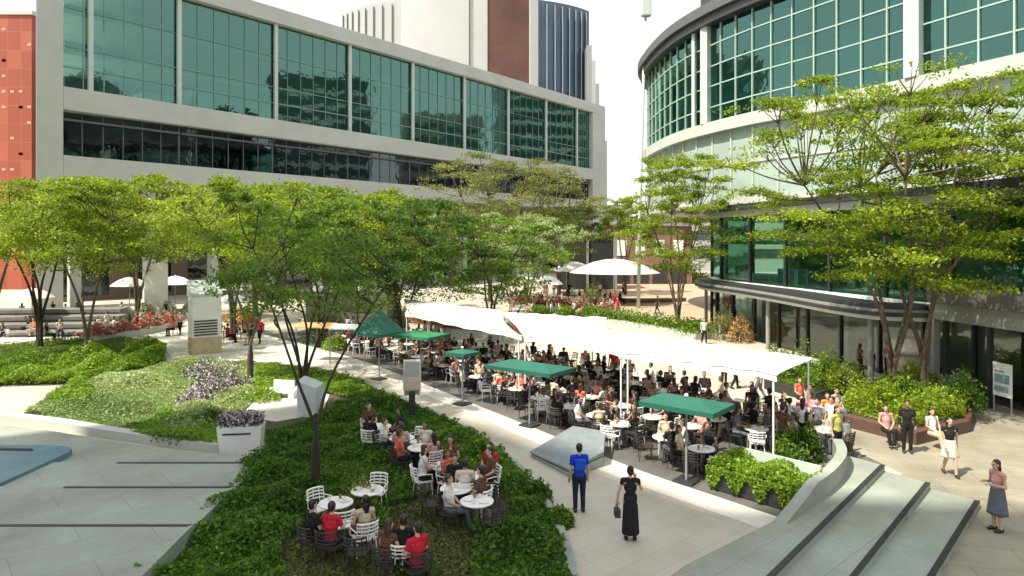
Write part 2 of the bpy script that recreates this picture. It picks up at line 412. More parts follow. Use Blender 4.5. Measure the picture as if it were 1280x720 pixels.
b = MB(); P = catmull([G(-40, 527), G(0, 529), G(60, 536), G(130, 548), G(230, 562), G(290, 569)], 5); Q = offset(P, .45)
for i in range(len(P) - 1): b.prism([P[i], P[i + 1], Q[i + 1], Q[i]], 0, .3)
tag(b.build('kerb', M_conc), 'pale curved concrete kerb between the left garden and the stepped platform', 'kerb')

# ------------------------------------------------------------------ left stepped platform
pl = empty('stepped_platform', G(150, 640), 0, 'pale concrete stepped platform with dark nosing strips and blue pool', 'platform')
def loc_of(e): return Matrix.Translation(e.location) @ Matrix.Rotation(e.rotation_euler.z, 4, 'Z')
def rel(e, pts): mi = loc_of(e).inverted(); return [mi @ Vector((p[0], p[1], 0)) for p in pts]
lev = [.28, .36, .44, .52, .60]
def edge_at(py, z):   # right diagonal edge
    t = (py - 572) / (720 - 572); return G(330 + (185 - 330) * t, py, z)
ys = [572, 576, 610, 662, 735, 850]
for i in range(5):
    z = lev[i]
    y0, y1 = ys[i], ys[i + 1]
    a = edge_at(y0, .4); c = edge_at(y1, .4)
    if i == 0: P = [G(-260, 530, .3), G(0, 530, .3), G(60, 537, .3), G(130, 549, .3), G(230, 563, .3), G(329, 572.5, .3), a, c, Vector((-40, c.y, 0))]
    else: P = [Vector((-40, a.y, 0)), a, c, Vector((-40, c.y, 0))]
    b = MB(); b.prism(rel(pl, P), .0, z); b.build('tread', M_plinth, pl)
for (y0, z, xl) in ((576, .36, 148), (610, .44, 82), (662, .52, -12), (735, .60, -130)):
    a = edge_at(y0, .4); l = G(xl, y0, .4)
    b = MB(); b.prism(rel(pl, [Vector((l.x, a.y - .13)), Vector((a.x - .10, a.y - .13)), Vector((a.x - .02, a.y - .012)), Vector((l.x, a.y - .012))]), z - .02, z + .012)
    b.build('nosing_strip', M_black, pl)
z = .452
P = [G(-120, 552, z), G(0, 556, z), G(60, 556, z), G(84, 558, z), G(90, 561, z), G(84, 566, z), G(0, 604, z), G(-120, 645, z)]
b = MB(); b.prism(rel(pl, P), .20, z); b.build('pool_rim', mat('blue_tile', (.13, .23, .28), .35, (.07, .17, .24), .8), pl)
b = MB(); b.prism(rel(pl, [G(-60, 559, z), G(40, 561.5, z), G(42, 563.5, z), G(-60, 562, z)]), z, z + .03); b.build('nosing_strip', M_black, pl)

# ------------------------------------------------------------------ right stepped plinth with curved parapet
st = empty('stepped_plinth', G(1000, 680), 0, 'grey stone steps with dark nosings behind a curved parapet at lower right', 'steps')
L0 = [G(846, 706, .5), G(790, 745, .5)]
W = catmull([Vector((3.45, 13.65)), Vector((4.9, 14.85)), Vector((6.1, 15.85)), Vector((7.2, 16.9)), Vector((8.4, 18.2)), Vector((9.3, 19.5)), Vector((9.75, 20.7))], 5)
E1 = (Vector((10.8, 19.7)), Vector((5.4, 13.56))); E2 = (Vector((11.5, 18.7)), Vector((6.9, 13.56))); E3 = (Vector((12.25, 17.8)), Vector((8.2, 13.4)))
def ext(e, t=.35): return e[1] + (e[1] - e[0]) * t
b = MB(); b.prism(rel(st, list(W) + [Vector((10.2, 20.6)), E1[0], ext(E1), Vector((1.5, 11.4))]), 0, .46); b.build('tread', M_plinth, st)
b = MB(); b.prism(rel(st, [E1[0], E2[0], ext(E2), ext(E1)]), 0, .31); b.build('tread', M_plinth, st)
b = MB(); b.prism(rel(st, [E2[0], E3[0], ext(E3), ext(E2)]), 0, .16); b.build('tread', M_plinth, st)
for e, z in ((E1, .46), (E2, .31), (E3, .16)):
    d = (e[0] - e[1]).normalized(); nrm = Vector((-d.y, d.x))
    x = ext(e)
    b = MB(); b.prism(rel(st, [e[0] + d * .02, e[0] + nrm * .12, x + nrm * .12, x + d * 0]), z - .02, z + .014); b.build('nosing_strip', M_black, st)
Wp = W[10:]; Wi = offset(Wp, -.28)
b = MB()
for i in range(len(Wp) - 1):
    z0 = .46 + .5 * min(1, i / 6); z1 = .46 + .5 * min(1, (i + 1) / 6)
    a, c, d_, e_ = rel(st, [Wp[i], Wp[i + 1], Wi[i + 1], Wi[i]])
    b.prism([a, c, d_, e_], 0, [z0, z1, z1, z0])
b.build('parapet', M_plinth, st)

# ------------------------------------------------------------------ left long building
bl = empty('office_building', (-46.7, 70, 0), math.atan2(.786, .618), 'long grey concrete framed building with green curtain wall above the trees', 'building')
# local: x along the front, -y outwards to the plaza, z up
LEN = 108.0
def part(name, boxes, m, parent, bevel=0, label=None):
    b = MB()
    for q in boxes: b.box(*q)
    return b.build(name, m, parent, bevel=bevel, label=label)
b = MB(); b.prism([(-2.4, -1.4), (0, -1.4), (0, .9), (-1.45, .9)], -.2, 37.2); b.build('pier', M_conc, bl, bevel=.06)
def slant(name, x1, y0, y1, z0, z1, m, bevel=0):
    b = MB(); b.prism([(.01 + max(0, y0) * .37, y0), (x1, y0), (x1, y1), (.01 + y1 * .37, y1)] if y0 >= 0 else [(.01, y0), (x1, y0), (x1, y1), (.01 + y1 * .37, y1), (.01, 0)], z0, z1)
    return b.build(name, m, bl, bevel=bevel)
part('pier', [(102.6, 108, -1.4, 26, -.2, 35.196)], M_conc, bl, .06)
slant('roof_fascia', 108, -1.42, 26, 35.2, 37.2, M_conc, .06)
slant('slab_band', 102.59, -1.38, 24, 20.3, 22.65, M_conc, .05)
slant('slab_band', 102.59, -1.38, 24, 13.5, 15.65, M_conc, .05)
slant('floor_slab', 102.5, .8, 24, 26.6, 27.0, M_inner2)
slant('floor_slab', 102.5, .8, 24, 30.8, 31.2, M_inner2)
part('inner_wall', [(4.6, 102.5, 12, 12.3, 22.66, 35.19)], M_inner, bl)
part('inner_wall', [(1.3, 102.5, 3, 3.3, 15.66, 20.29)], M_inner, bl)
r_ = random.Random(3); M_tframe = mat('teal_frame', (.17, .29, .25), .45, (.14, .25, .21), 1); M_tframe2 = mat('pale_teal_frame', (.34, .46, .40), .45, (.30, .41, .36), 1)
for k in range(9):
    x0 = k * 12.2 + .1; x1 = min(x0 + 12.1, 102.5)
    if x1 - x0 < 2: break
    b = MB(); n = 6; dx = (x1 - x0) / n
    for i in range(n):
        for (z0, z1) in ((22.7, 24.9), (24.9, 27.0), (27.0, 31.0), (31.0, 35.15)):
            t = [r_.uniform(-.009, .009) for _ in range(4)]
            xa, xb = x0 + i * dx, x0 + (i + 1) * dx
            b.quad((xa, -.5 + t[0], z0), (xb, -.5 + t[1], z0), (xb, -.5 + t[2], z1), (xa, -.5 + t[3], z1))
    w_ = b.build('curtain_wall', M_glassL, bl)
    b = MB()
    for i in range(1, n): b.box(x0 + i * dx - .03, x0 + i * dx + .03, -.60, -.40, 22.7, 35.15)
    for z, q in ((24.9, .07), (27.0, .05), (31.0, .03)): b.box(x0, x1, -.62, -.42, z - q, z + q)
    b.build('mullion', M_tframe, w_)
    b = MB(); b.box(x0, x1, -.2, -.16, 15.7, 20.25); w2 = b.build('window_strip', M_glassD, bl)
    b = MB()
    for i in range(0, 7): b.box(x0 + i * dx - .05, x0 + i * dx + .05, -.27, -.02, 15.7, 20.25)
    b.box(x0, x1, -.75, -.25, 19.3, 19.5); b.build('mullion', mat('slate_frame', (.10, .12, .125), .4), w2)
for s_ in (2.7, 12.0, 24.6, 36.6, 49, 61.2, 73.4, 85.6, 97):
    part('column', [(s_ - .24, s_ + .24, -1.0, -.64, 22.66, 35.19)], M_wframe, bl, .03)
# interior clutter: offices seen through the glass
for k in range(26):
    x = r_.uniform(3, 96); z = r_.choice([22.66, 27.01, 31.21])
    part('partition', [(x, x + r_.uniform(1.5, 6), r_.uniform(1.4, 5), 6, z, z + r_.uniform(1.0, 2.9))], M_inner2 if k % 2 else M_inner, bl)
# ground storey behind the trees
slant('lower_wall', 102.5, 7, 24, 0, 13.49, M_tile)
for i in range(14):
    part('pillar', [(1.2 + i * 7.6, 2.2 + i * 7.6, .2, 1.2, 0, 13.49)], M_conc, bl)
    b = MB(); b.box(2.5 + i * 7.2, 7.5 + i * 7.2, 6.90, 6.95, .6, 6.0); b.build('shop_window', M_glassD, bl)
# ------------------------------------------------------------------ other buildings
rb = empty('red_building', (-75, 96, 0), 0, 'red panelled building beside the left edge of the grey frame', 'building')
m, t, bs = nodes('red_panels'); N = t.nodes; L = t.links
tc = N.new('ShaderNodeTexCoord'); mp = N.new('ShaderNodeMapping'); mp.inputs['Rotation'].default_value = (R(90), 0, 0); L.new(tc.outputs['Object'], mp.inputs[0])
br = N.new('ShaderNodeTexBrick'); br.inputs['Scale'].default_value = 1; br.inputs['Brick Width'].default_value = 1.9; br.inputs['Row Height'].default_value = 2.6; br.offset = 0
br.inputs['Color1'].default_value = (.27, .055, .025, 1); br.inputs['Color2'].default_value = (.42, .12, .06, 1); br.inputs['Mortar'].default_value = (.33, .09, .05, 1); br.inputs['Mortar Size'].default_value = .05
br.inputs['Bias'].default_value = -.35
L.new(mp.outputs[0], br.inputs['Vector']); L.new(br.outputs[0], bs.inputs['Base Color']); bs.inputs['Roughness'].default_value = .6
M_red = m
part('wall', [(-30, 7.2, 0, 30, 0, 38.8)], M_red, rb)
part('roof_edge', [(-30, 7.4, -.2, 30, 38.8, 39.4)], M_conc, rb)
b = MB()
for i in range(40):
    x = -3 + r_.randint(0, 8) * 1.2; z = 8 + r_.randint(0, 13) * 2.2; b.box(x, x + .5, -.03, .02, z, z + .35)
b.build('window_slot', mat('pale_slot', (.6, .35, .25), .4), rb)

dr = empty('drum_building', (-12.6, 195, 0), 0, 'tall curved tower with white, brown and blue cladding behind the grey roof', 'building')
def ell(a0, a1, n=10, a=37, bb=21, g=0):
    return [Vector(((a + g) * math.cos(R(q)), (bb + g) * math.sin(R(q)))) for q in [a0 + (a1 - a0) * i / n for i in range(n + 1)]]
def px_ang(px):
    best = None
    for q in range(1800, 3600):
        th = R(q / 10); x = -12.6 + 37 * math.cos(th); y = 195 + 21 * math.sin(th)
        e = abs(x / y - (px - 640) / F)
        if best is None or e < best[0]: best = (e, q / 10)
    return best[1]
M_blue = mat('blue_cladding', (.07, .11, .16), .3, (.04, .07, .11), .12)
M_brn = mat('brown_glass', (.14, .055, .035), .3, (.05, .022, .016), .09, detail=8)
M_wclad = mat('white_cladding', (.44, .44, .425), .5, (.40, .40, .39), .1)
M_sclad = mat('grey_rib_cladding', (.36, .375, .37), .5, (.31, .325, .32), .1)
def drum(px0, px1, m, g, z1=69.5, name='cladding_panel', mul=0):
    P = ell(px_ang(px0), px_ang(px1), 10, g=g); Q = ell(px_ang(px0), px_ang(px1), 10, g=-3)
    b = MB()
    for i in range(10): b.prism([P[i], P[i + 1], Q[i + 1], Q[i]], 20, z1)
    o = b.build(name, m, dr)
    if mul:
        P = ell(px_ang(px0), px_ang(px1), mul, g=g + .35); b = MB()
        for p in P[1:-1]: b.box(p.x - .12, p.x + .12, p.y - .3, p.y + .5, 20, z1 - 1)
        for z in range(28, 68, 8): pass
        b.build('fin', mat('fin', (.30, .33, .36), .5) if m is not M_sclad else M_wclad, o)
drum(426, 503, M_sclad, 0, mul=9); drum(503, 586, M_wclad, .6, 70.5); drum(586, 592, M_grey, .3); drum(592, 609, M_wclad, .5)
drum(609, 661, M_brn, .2); drum(661, 671, M_wclad, .7); drum(671, 735, M_blue, .3, mul=8)
b = MB(); b.prism(ell(0, 360, 48, g=-3), 0, 68.5); b.build('core', M_sclad, dr)
# stepped grey block past the corner of the long building
sb = empty('stepped_tower', (20, 178, 0), 0, 'narrow grey tower with a stepped outline beyond the roof corner', 'building')
for i, (x0, x1, zt) in enumerate(((-.4, .9, 58), (.9, 1.9, 54), (1.9, 2.9, 48), (2.9, 4.0, 42), (4.0, 4.9, 33))):
    part('setback', [(x0, x1, 0, 14 - i * .2, 0, zt)], M_sclad if i % 2 else M_grey, sb)
# pale tower at top, far pavilion, brick row
pt = empty('pale_tower', (66, 210, 0), 0, 'pale distant tower rising behind the round roof', 'building')
part('wall', [(-7.6, 12, 0, 14, 0, 95)], M_wclad, pt); part('window_band', [(-5.8 + 0, 10, -.2, -.01, 70 + i * 4, 72 + i * 4) for i in range(5)], M_sclad, pt)
pv = empty('pavilion', (8.6, 96, 0), 0, 'dark glass pavilion with a sloping side beyond the white tents', 'pavilion')
b = MB(); b.prism([(-2.2, 0), (6.0, 0), (6.0, 6), (-2.2, 6)], 0, 7.7); b.v = [(x + (2.2 if (z > 1 and x < 0) else 0), y, z) for x, y, z in b.v]; b.build('wall', M_black, pv)
part('column', [(1.9, 2.2, -.25, -.02, 0, 7.6)], M_grey, pv); part('column', [(5.7, 6.2, -.3, -.02, 0, 7.8)], M_grey, pv)
part('roof_edge', [(-.2, 6.4, -.4, 6.2, 7.72, 8.1)], M_grey, pv)
bk = empty('brick_house', (15.6, 108, 0), 0, 'small orange brick shop row between the pavilion and the tree', 'building')
part('wall', [(0, 13, 0, 8, 0, 9.2)], M_brick, bk); part('roof', [(-.3, 13.3, -.5, 8.3, 9.21, 9.7)], M_grey, bk)
for i in range(4): part('window', [(1 + i * 3, 2.6 + i * 3, -.08, .0 - .01, 4.5, 7)], M_white, bk); part('shop_opening', [(.7 + i * 3, 3.1 + i * 3, -.06, -.01, 0, 3)], M_dark, bk)
# side fences of town beyond to close the horizon
for i, (x, y, wd, h, m) in enumerate(((-120, 190, 44, 26, M_sclad), (48, 150, 26, 16, M_wclad), (24, 250, 40, 20, M_sclad))):
    e = empty('far_building', (x, y, 0), 0, ('grey block far behind the red building', 'pale low block seen through gaps beneath the round building', 'pale block at the end of the plaza vista')[i], 'building')
    part('wall', [(-wd / 2, wd / 2, 0, 12, 0, h)], m, e)
    part('window_band', [(-wd / 2 + 1, wd / 2 - 1, -.1, -.01, 3 + 4 * k, 5 + 4 * k) for k in range(int(h / 4) - 1)], M_inner, e)

# ------------------------------------------------------------------ round glass building on the right
ro = empty('round_building', (20, 46, 0), 0, 'curved building with teal glazed upper storeys and white ledge', 'building')
UP = catmull([Vector(p) for p in ((22, 84), (17.2, 79.5), (14.7, 73.5), (14.3, 67), (14.8, 60), (16.2, 54.6), (18.0, 50.2), (20.0, 46.6), (21.7, 43.3), (23.3, 40.0), (26.2, 34.0), (30, 25.5), (34.5, 15))], 8)
def ribbon(P, z0, z1, d0, d1, name, m, par, origin, i0=0, i1=None, smooth=False):
    A = offset(P, d0); B = offset(P, d1); b = MB(); i1 = i1 or len(P) - 1
    ox, oy = origin.x, origin.y
    A = [(p.x - ox, p.y - oy) for p in A]; B = [(p.x - ox, p.y - oy) for p in B]
    n0 = i0
    for i in range(i0, i1 + 1): b.v += [(A[i][0], A[i][1], z0), (A[i][0], A[i][1], z1), (B[i][0], B[i][1], z1), (B[i][0], B[i][1], z0)]
    for i in range(i1 - i0):
        k = 4 * i
        for q in ((0, 1, 5, 4), (1, 2, 6, 5), (2, 3, 7, 6), (3, 0, 4, 7)): b.f.append(tuple(k + j for j in q)); b.mi.append(0)
    b.f.append((0, 3, 2, 1)); k = 4 * (i1 - i0); b.f.append((k, k + 1, k + 2, k + 3)); b.mi += [0, 0]
    return b.build(name, m, par)
# travelling towards the camera, outside (plaza, -x) lies to the right: negative offset is outwards
OR = ro.location
ribbon(UP, 15.5, 16.4, -.55, 3, 'ledge', mat('ledge_stone', (.48, .50, .46), .7, (.42, .44, .41), .6), ro, OR)
ribbon(UP, 9.6, 10.2, -.3, 14, 'floor_slab', M_conc, ro, OR)
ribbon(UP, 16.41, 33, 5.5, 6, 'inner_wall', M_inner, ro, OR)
rz_ = random.Random(12)
for k in range(34):
    p = UP[rz_.randint(14, 88)]; zz = rz_.choice((16.45, 19.55)); b = MB()
    b.obox((p.x + 2.2 - OR.x, p.y + rz_.uniform(-1, 1) - OR.y, zz + .9), rz_.uniform(.5, 1.3), .1, rz_.uniform(.5, .9), R(-58)); b.build('partition', (M_inner2, M_white)[k % 2], ro)
for z in (19.2, 22.6): ribbon(UP, z, z + .3, .6, 5.4, 'floor_slab', M_inner2, ro, OR)
ribbon(UP, 24.2, 24.9, -.8, 4, 'roof_soffit', M_dark, ro, OR, i1=64)
ribbon(UP, 24.91, 25.7, -1.1, 4, 'roof_edge', mat('roof_grey', (.10, .11, .11), .5), ro, OR, i1=64)
def facade(P, z0, z1, nz, step, gm, fm, name, par, origin, bay=6, mw=.06, wide=(), d=0, tilt=.012, zs=None):
    S = resample(P, step); rr = random.Random(8); zs = zs or [z0 + (z1 - z0) * i / nz for i in range(nz + 1)]
    for k in range(0, len(S) - 1, bay):
        seg = S[k:k + bay + 1]
        if len(seg) < 2: break
        b = MB()
        for a, c in zip(seg, seg[1:]):
            n_ = Vector((-(c - a).y, (c - a).x)).normalized()
            for q in range(len(zs) - 1):
                t = [rr.uniform(-tilt, tilt) for _ in range(4)]
                p = [a + n_ * (d + t[0]), c + n_ * (d + t[1]), c + n_ * (d + t[2]), a + n_ * (d + t[3])]
                b.quad((p[0].x - origin.x, p[0].y - origin.y, zs[q]), (p[1].x - origin.x, p[1].y - origin.y, zs[q]), (p[2].x - origin.x, p[2].y - origin.y, zs[q + 1]), (p[3].x - origin.x, p[3].y - origin.y, zs[q + 1]))
        w_ = b.build(name, gm, par); b = MB()
        for a, c in zip(seg, seg[1:]):
            an = math.atan2((c - a).y, (c - a).x); mid = (a + c) / 2
            b.obox((a.x - origin.x, a.y - origin.y, (z0 + z1) / 2), mw, .12, (z1 - z0) / 2, an)
            for z in zs[1:-1]: b.obox((mid.x - origin.x, mid.y - origin.y, z), (c - a).length / 2, .09, mw, an)
        b.build('mullion', fm, w_)
    return S
S = facade(UP, 16.42, 24.18, 5, 1.75, M_glassR, M_tframe2, 'curtain_wall', ro, OR, mw=.045, zs=[16.42, 17.7, 19.4, 21.0, 22.7, 24.18])
# taller glazed block on the right of the seam
facade([p for p in UP[70:]], 24.2, 33, 5, 2.1, M_glassR, M_tframe2, 'curtain_wall', ro, OR, mw=.05)
ribbon(UP, 33, 34, -1, 6, 'roof_edge', M_conc, ro, OR, i0=70)
def on_plan(P, px):
    best = min(P, key=lambda p: abs(p.x / p.y - (px - 640) / F)); return best
for px, wd in ((893, .34), (1137, .42), (870, .16)):
    p = on_plan([q for q in S if q.y < 66], px)
    b = MB(); b.obox((p.x - OR.x - .25, p.y - OR.y - .2, 20.3), wd, wd * .8, 3.9, R(-55)); b.build('column', M_wframe, ro)
facade(UP, 10.2, 15.49, 2, 2.3, M_frost, mat('panel_frame', (.52, .56, .52), .5), 'frosted_panel', ro, OR, mw=.07, tilt=.004)
# podium
PO = catmull([Vector(p) for p in ((22, 62), (17.5, 58), (15.9, 53), (16.9, 46.5), (18.3, 40), (19.5, 35), (20.2, 31.3), (20.8, 27.7), (21.6, 22), (22.5, 14))], 6)
po = empty('podium', (20, 46, 0), 0, 'two storey glazed shopping podium under the round building', 'podium')
ribbon(PO, 9.15, 9.55, -.5, 6, 'roof_slab', M_dark, po, OR)
ribbon(PO, 8.7, 9.14, -.15, .3, 'fascia', M_conc, po, OR)
ribbon(PO, 3.55, 4.0, -.25, 6, 'floor_slab', M_white, po, OR)
ribbon(PO, 4.01, 9.14, 5.8, 6, 'inner_wall', mat('shop_inner', (.46, .54, .44), .7, (.18, .25, .19), .25, detail=7), po, OR)
ribbon(PO, 0.02, 3.54, 4.2, 4.5, 'inner_wall', mat('shop_inner_low', (.48, .45, .36), .7, (.20, .20, .15), .35, detail=7), po, OR)
ribbon(PO, 6.7, 6.95, .8, 5.6, 'ceiling_band', M_inner2, po, OR)
facade(PO, 4.0, 8.7, 1, 4.2, glass('podium_glass', (.34, .66, .52), .12, gcol=(.5, .85, .72), wob=.08), M_dark, 'window', po, OR, bay=1, mw=.07)
facade(PO, 0.02, 3.54, 1, 2.9, M_glassS, M_dark, 'shop_window', po, OR, bay=1, mw=.06)
for p in resample(PO, 8.4)[1:]:
    b = MB(); b.obox((p.x - OR.x + 1.2, p.y - OR.y, 1.78), .28, .28, 1.75); b.build('column', M_conc, po)
CA = catmull([Vector(p) for p in ((17.4, 57.5), (15.0, 55.4), (14.3, 51.5), (15.3, 45), (15.9, 39.5), (16.3, 34.8), (17.2, 32.0), (19.9, 30.9))], 8)
ca = empty('canopy', (20, 46, 0), 0, 'curved black entrance canopy with a pale lower lip round the podium', 'canopy')
def deck(A, B, z0, z1, name, m, par, origin):
    b = MB(); n = len(A)
    for i in range(n - 1):
        b.prism([(q.x - origin.x, q.y - origin.y) for q in (A[i], A[i + 1], B[i + 1], B[i])], z0, z1)
    return b.build(name, m, par)
CB = [Vector((20.0 if p.y < 45 else 18.0, p.y)) for p in CA]
for j, (dd, z0, z1, m) in enumerate(((0, 3.42, 3.6, M_dark), (.14, 3.61, 3.75, M_grey), (.26, 3.76, 3.95, M_dark))):
    A = offset(CA, dd); deck(A, offset(CA, dd + 1.6), z0, z1, 'canopy_tier', m, ca, OR)
A = offset(CA, .25); deck(A, offset(CA, 2.0), 3.22, 3.40, 'pale_lip', M_white, ca, OR)
for p in (CA[12], CA[26], CA[44]):
    b = MB(); b.tube([(p.x - OR.x + .9, p.y - OR.y, 0), (p.x - OR.x + .9, p.y - OR.y, 3.3)], .13, 10); b.build('column', M_grey, ca)
rp_ = random.Random(31)
for k in range(26):
    p = PO[rp_.randint(12, 50)]; lo = k % 2; zz = .03 if lo else 4.02; b = MB()
    b.obox((p.x + rp_.uniform(1.6, 3.6) - OR.x, p.y + rp_.uniform(-1.2, 1.2) - OR.y, zz + (.55 if lo else .5)), rp_.uniform(.3, 1.1), .25, .55 if lo else .5, R(rp_.choice((-75, 15))))
    b.build('shelf', (M_inner2, mat('warm_wood', (.30, .17, .08), .6), M_white, M_dark)[k % 4], po)
for k in range(8):
    p = PO[16 + k * 4]; b = MB(); b.obox((p.x + 1.5 - OR.x, p.y - OR.y, 3.44), .5, .12, .04, R(-75)); b.build('light_fitting', M_white, po)
# entrance block at right
en = empty('entrance_portal', (20.2, 29, 0), R(-80.5), 'dark entrance portal with pale soffit beam at right edge', 'entrance')
part('fascia', [(-1.9, 9, -1.2, -.2, 4.2, 4.95)], mat('grey_brown', (.13, .125, .12), .6), en, .02)
part('soffit_beam', [(-1.7, 9, -1.0, -.15, 3.45, 4.19)], M_plinth, en, .02)
for x in (-1.7, .6, 3.0): part('post', [(x, x + .16, -.55, -.35, 0, 3.44)], M_dark, en)
part('post', [(-2.1, -1.8, -.9, -.6, 0, 4.1)], M_grey, en)
ps = empty('notice_board', (19.72, 27.3, 0), R(-80.5), 'white and blue printed notice standing inside the dark entrance glass', 'sign')
part('board', [(-.42, .42, -.06, 0, .72, 2.05)], M_white, ps)
part('print', [(-.34, .34, -.07, -.061, 1.25, 1.6), (-.34, .1, -.07, -.061, 1.68, 1.75), (-.34, .3, -.07, -.061, .9, 1.12)], mat('print_blue', (.25, .38, .42), .5), ps)
part('stand', [(-.42, -.38, -.05, 0, 0, .72), (.38, .42, -.05, 0, 0, .72)], M_grey, ps)
bp_ = empty('brick_pier', (21.1, 24.6, 0), R(-82), 'reddish brown pier beside the upper glass at right', 'pier')
part('shaft', [(-.8, 1.4, -.6, .3, 4.96, 9.1)], mat('red_brown', (.24, .10, .05), .7, (.16, .065, .035), .8), bp_)
part('cap', [(-.9, 1.5, -.7, .4, 9.15, 9.3)], M_conc, bp_)
M_tw = mat('tower_glass', (.05, .08, .085), .25, (.02, .035, .04), .12); M_tw2 = mat('tower_stone', (.20, .20, .18), .7, (.15, .15, .14), .2)  # for unseen towers added to darken what the green curtain wall reflects
for i, (x, y, wx, wy, h, lab) in enumerate(((64, 28, 9, 14, 46, 'unseen dark glass tower added for reflections south of the round building'), (70, 62, 10, 11, 38, 'unseen low stone tower added for reflections beyond the podium'), (78, 92, 9, 13, 52, 'unseen tall dark tower added for reflections behind the round building'), (84, 126, 10, 12, 44, 'unseen stone faced tower added for reflections behind the round building'), (92, 160, 11, 13, 60, 'unseen tallest dark tower added for reflections behind the round building'), (110, 200, 12, 20, 50, 'unseen far stone tower added for reflections behind the round building'), (60, -8, 10, 12, 40, 'unseen stone tower added for reflections south of the plaza'))):
    e = empty('reflected_tower', (x, y, 0), 0, lab, 'building')
    part('wall', [(-wx, wx, -wy, wy, 0, h)], (M_tw, M_tw2)[i % 2], e); b = MB()
    for k in range(int(h / 4) - 1): b.box(-wx - .1, -wx - .01, -wy + 1, wy - 1, 3 + 4 * k, 4.2 + 4 * k + .8 * (i % 2))
    b.build('window_band', (M_sclad, M_tw)[i % 2], e)
# unseen block added behind the camera, outline shaped to shade garden and steps
nb = empty('shade_block', (-45, -20, 0), 0, 'unseen pale block added behind the viewpoint to shade the near garden', 'building')
P = [(-90, .6), (-42.9, .6), (-40.9, 8.6), (-37.4, 6.6), (-28.9, -3.8), (-18.4, -3.8), (-18.4, -5.3), (-26, -5.3), (-26, -6.6), (-18.4, -6.6), (-18.4, -40), (-90, -40)]
P = [(x + 45, y + 20) for x, y in reversed(P)]
b = MB(); b.prism(P, 0, 60); b.build('wall', M_wclad, nb)
b = MB()
for k in range(14): b.box(-40, 4, 20.6, 20.7, 2 + 4 * k, 4 + 4 * k)
b.build('window_band', M_inner, nb)

#@@OBJECTS
# ------------------------------------------------------------------ trees
def tree(name, x, y, h, rad, z0, seed, lm, bark, label, cat='tree', group=None, pads=26, per=520, ls=.2, stems=3, tr=.14, flat=1.0, padr=.27, lean=(0, 0), fork=None, prof=None, spread=.35):
    rr = random.Random(seed); rg = np.random.default_rng(seed)
    root = empty(name, (x, y, 0), 0, label, cat, group)
    C = []; Vv = []; cent = []
    for i in range(pads):
        t = (i + .5) / pads
        z = z0 + (h - z0) * (t ** .8)
        f = (z - z0) / (h - z0)
        rmax = rad * (prof(f) if prof else (1 - .55 * f ** 2.2) * (.75 + .5 * min(1, f * 2.5)) / 1.1)
        a = i * 2.39996 + rr.uniform(-.4, .4); r = rmax * math.sqrt(rr.uniform(.02, 1)) * .9
        pr = rad * padr * rr.uniform(.75, 1.25) * (1.15 - .4 * f)
        c = Vector((lean[0] * f + r * math.cos(a), lean[1] * f + r * math.sin(a), z + rr.uniform(-.25, .25)))
        cent.append((c, pr))
        m = 9; n = int(per * rr.uniform(.4, 1.4)); sub = rg.normal(size=(m, 3)) * [pr * .5, pr * .5, pr * .10 * flat]
        sub[:, 2] -= .12 * (sub[:, 0] ** 2 + sub[:, 1] ** 2) / max(pr, .1)
        k = rg.integers(0, m, n); P = sub[k] + rg.normal(size=(n, 3)) * [pr * .22, pr * .22, pr * .085 * flat]
        C.append(P + [c.x, c.y, c.z]); base = rg.uniform(-.12, .12)
        Vv.append(np.clip(rg.beta(1.6, 2.0, n) + base * 1.6 + .18 * rg.uniform(-1, 1, m)[k], 0, 1))
    leaf_obj('foliage', np.concatenate(C), ls, lm, rg, root, flat=.45, val=np.concatenate(Vv))
    # stems and limbs
    fz = fork if fork is not None else z0 * .35
    b = MB(); S = []
    for s in range(stems):
        a = 2 * PI * s / stems + rr.uniform(-.4, .4); d = rad * spread * rr.uniform(.7, 1.2)
        bx = (.12 if fork is None else .0) * math.cos(a), (.12 if fork is None else .0) * math.sin(a)
        top = Vector((d * math.cos(a) + lean[0] * .6, d * math.sin(a) + lean[1] * .6, z0 + (h - z0) * .5))
        mid = Vector((bx[0] + d * .3 * math.cos(a + .5), bx[1] + d * .3 * math.sin(a + .5), fz + (top.z - fz) * .4))
        P = catmull([Vector((bx[0], bx[1], 0)), Vector((bx[0] * 1.2 + rr.uniform(-.05, .05), bx[1] * 1.2 + rr.uniform(-.05, .05), fz)), mid, top], 5)
        n = len(P); q = [tr * (1 - .72 * i / (n - 1)) * (1.0 if fork is None else (1.15 if i < 4 else .85)) for i in range(n)]
        q[0] *= 1.3; b.tube(P, q, 7); S.append(P)
    trunk = b.build('trunk', bark, root, smooth=True)
    b = MB()
    for c, pr in cent:
        P = min(S, key=lambda P: min((p - c).length for p in P[n // 2 - 2:]))
        cand = [p for p in P[n // 3:] if p.z < c.z - .1] or [P[n // 3]]
        p0 = min(cand, key=lambda p: (p - c).length + abs(c.z - p.z - 1.2) * .3)
        mid = (p0 + c) / 2 + Vector((rr.uniform(-.25, .25), rr.uniform(-.25, .25), -.05 * (c - p0).length))
        P2 = catmull([p0, mid, c], 4); L = (c - p0).length
        r0 = min(tr * .42, .018 + .012 * L)
        b.tube(P2, [r0 * (1 - .75 * i / (len(P2) - 1)) for i in range(len(P2))], 5)
        for k in range(4):
            a = rr.uniform(0, 6.28); e = c + Vector((math.cos(a), math.sin(a), rr.uniform(-.1, .15))) * pr * .7
            b.tube([P2[-3], (P2[-3] + e) / 2 + Vector((0, 0, -.04)), e], [r0 * .45, r0 * .3, r0 * .12], 4)
    b.build('limb', bark, trunk, smooth=True)
    return root
def T(px, py): g = G(px, py); return g.x, g.y
umb = lambda f: (.62 + .6 * f if f < .6 else 1.0 - .75 * (f - .6) ** 1.3)
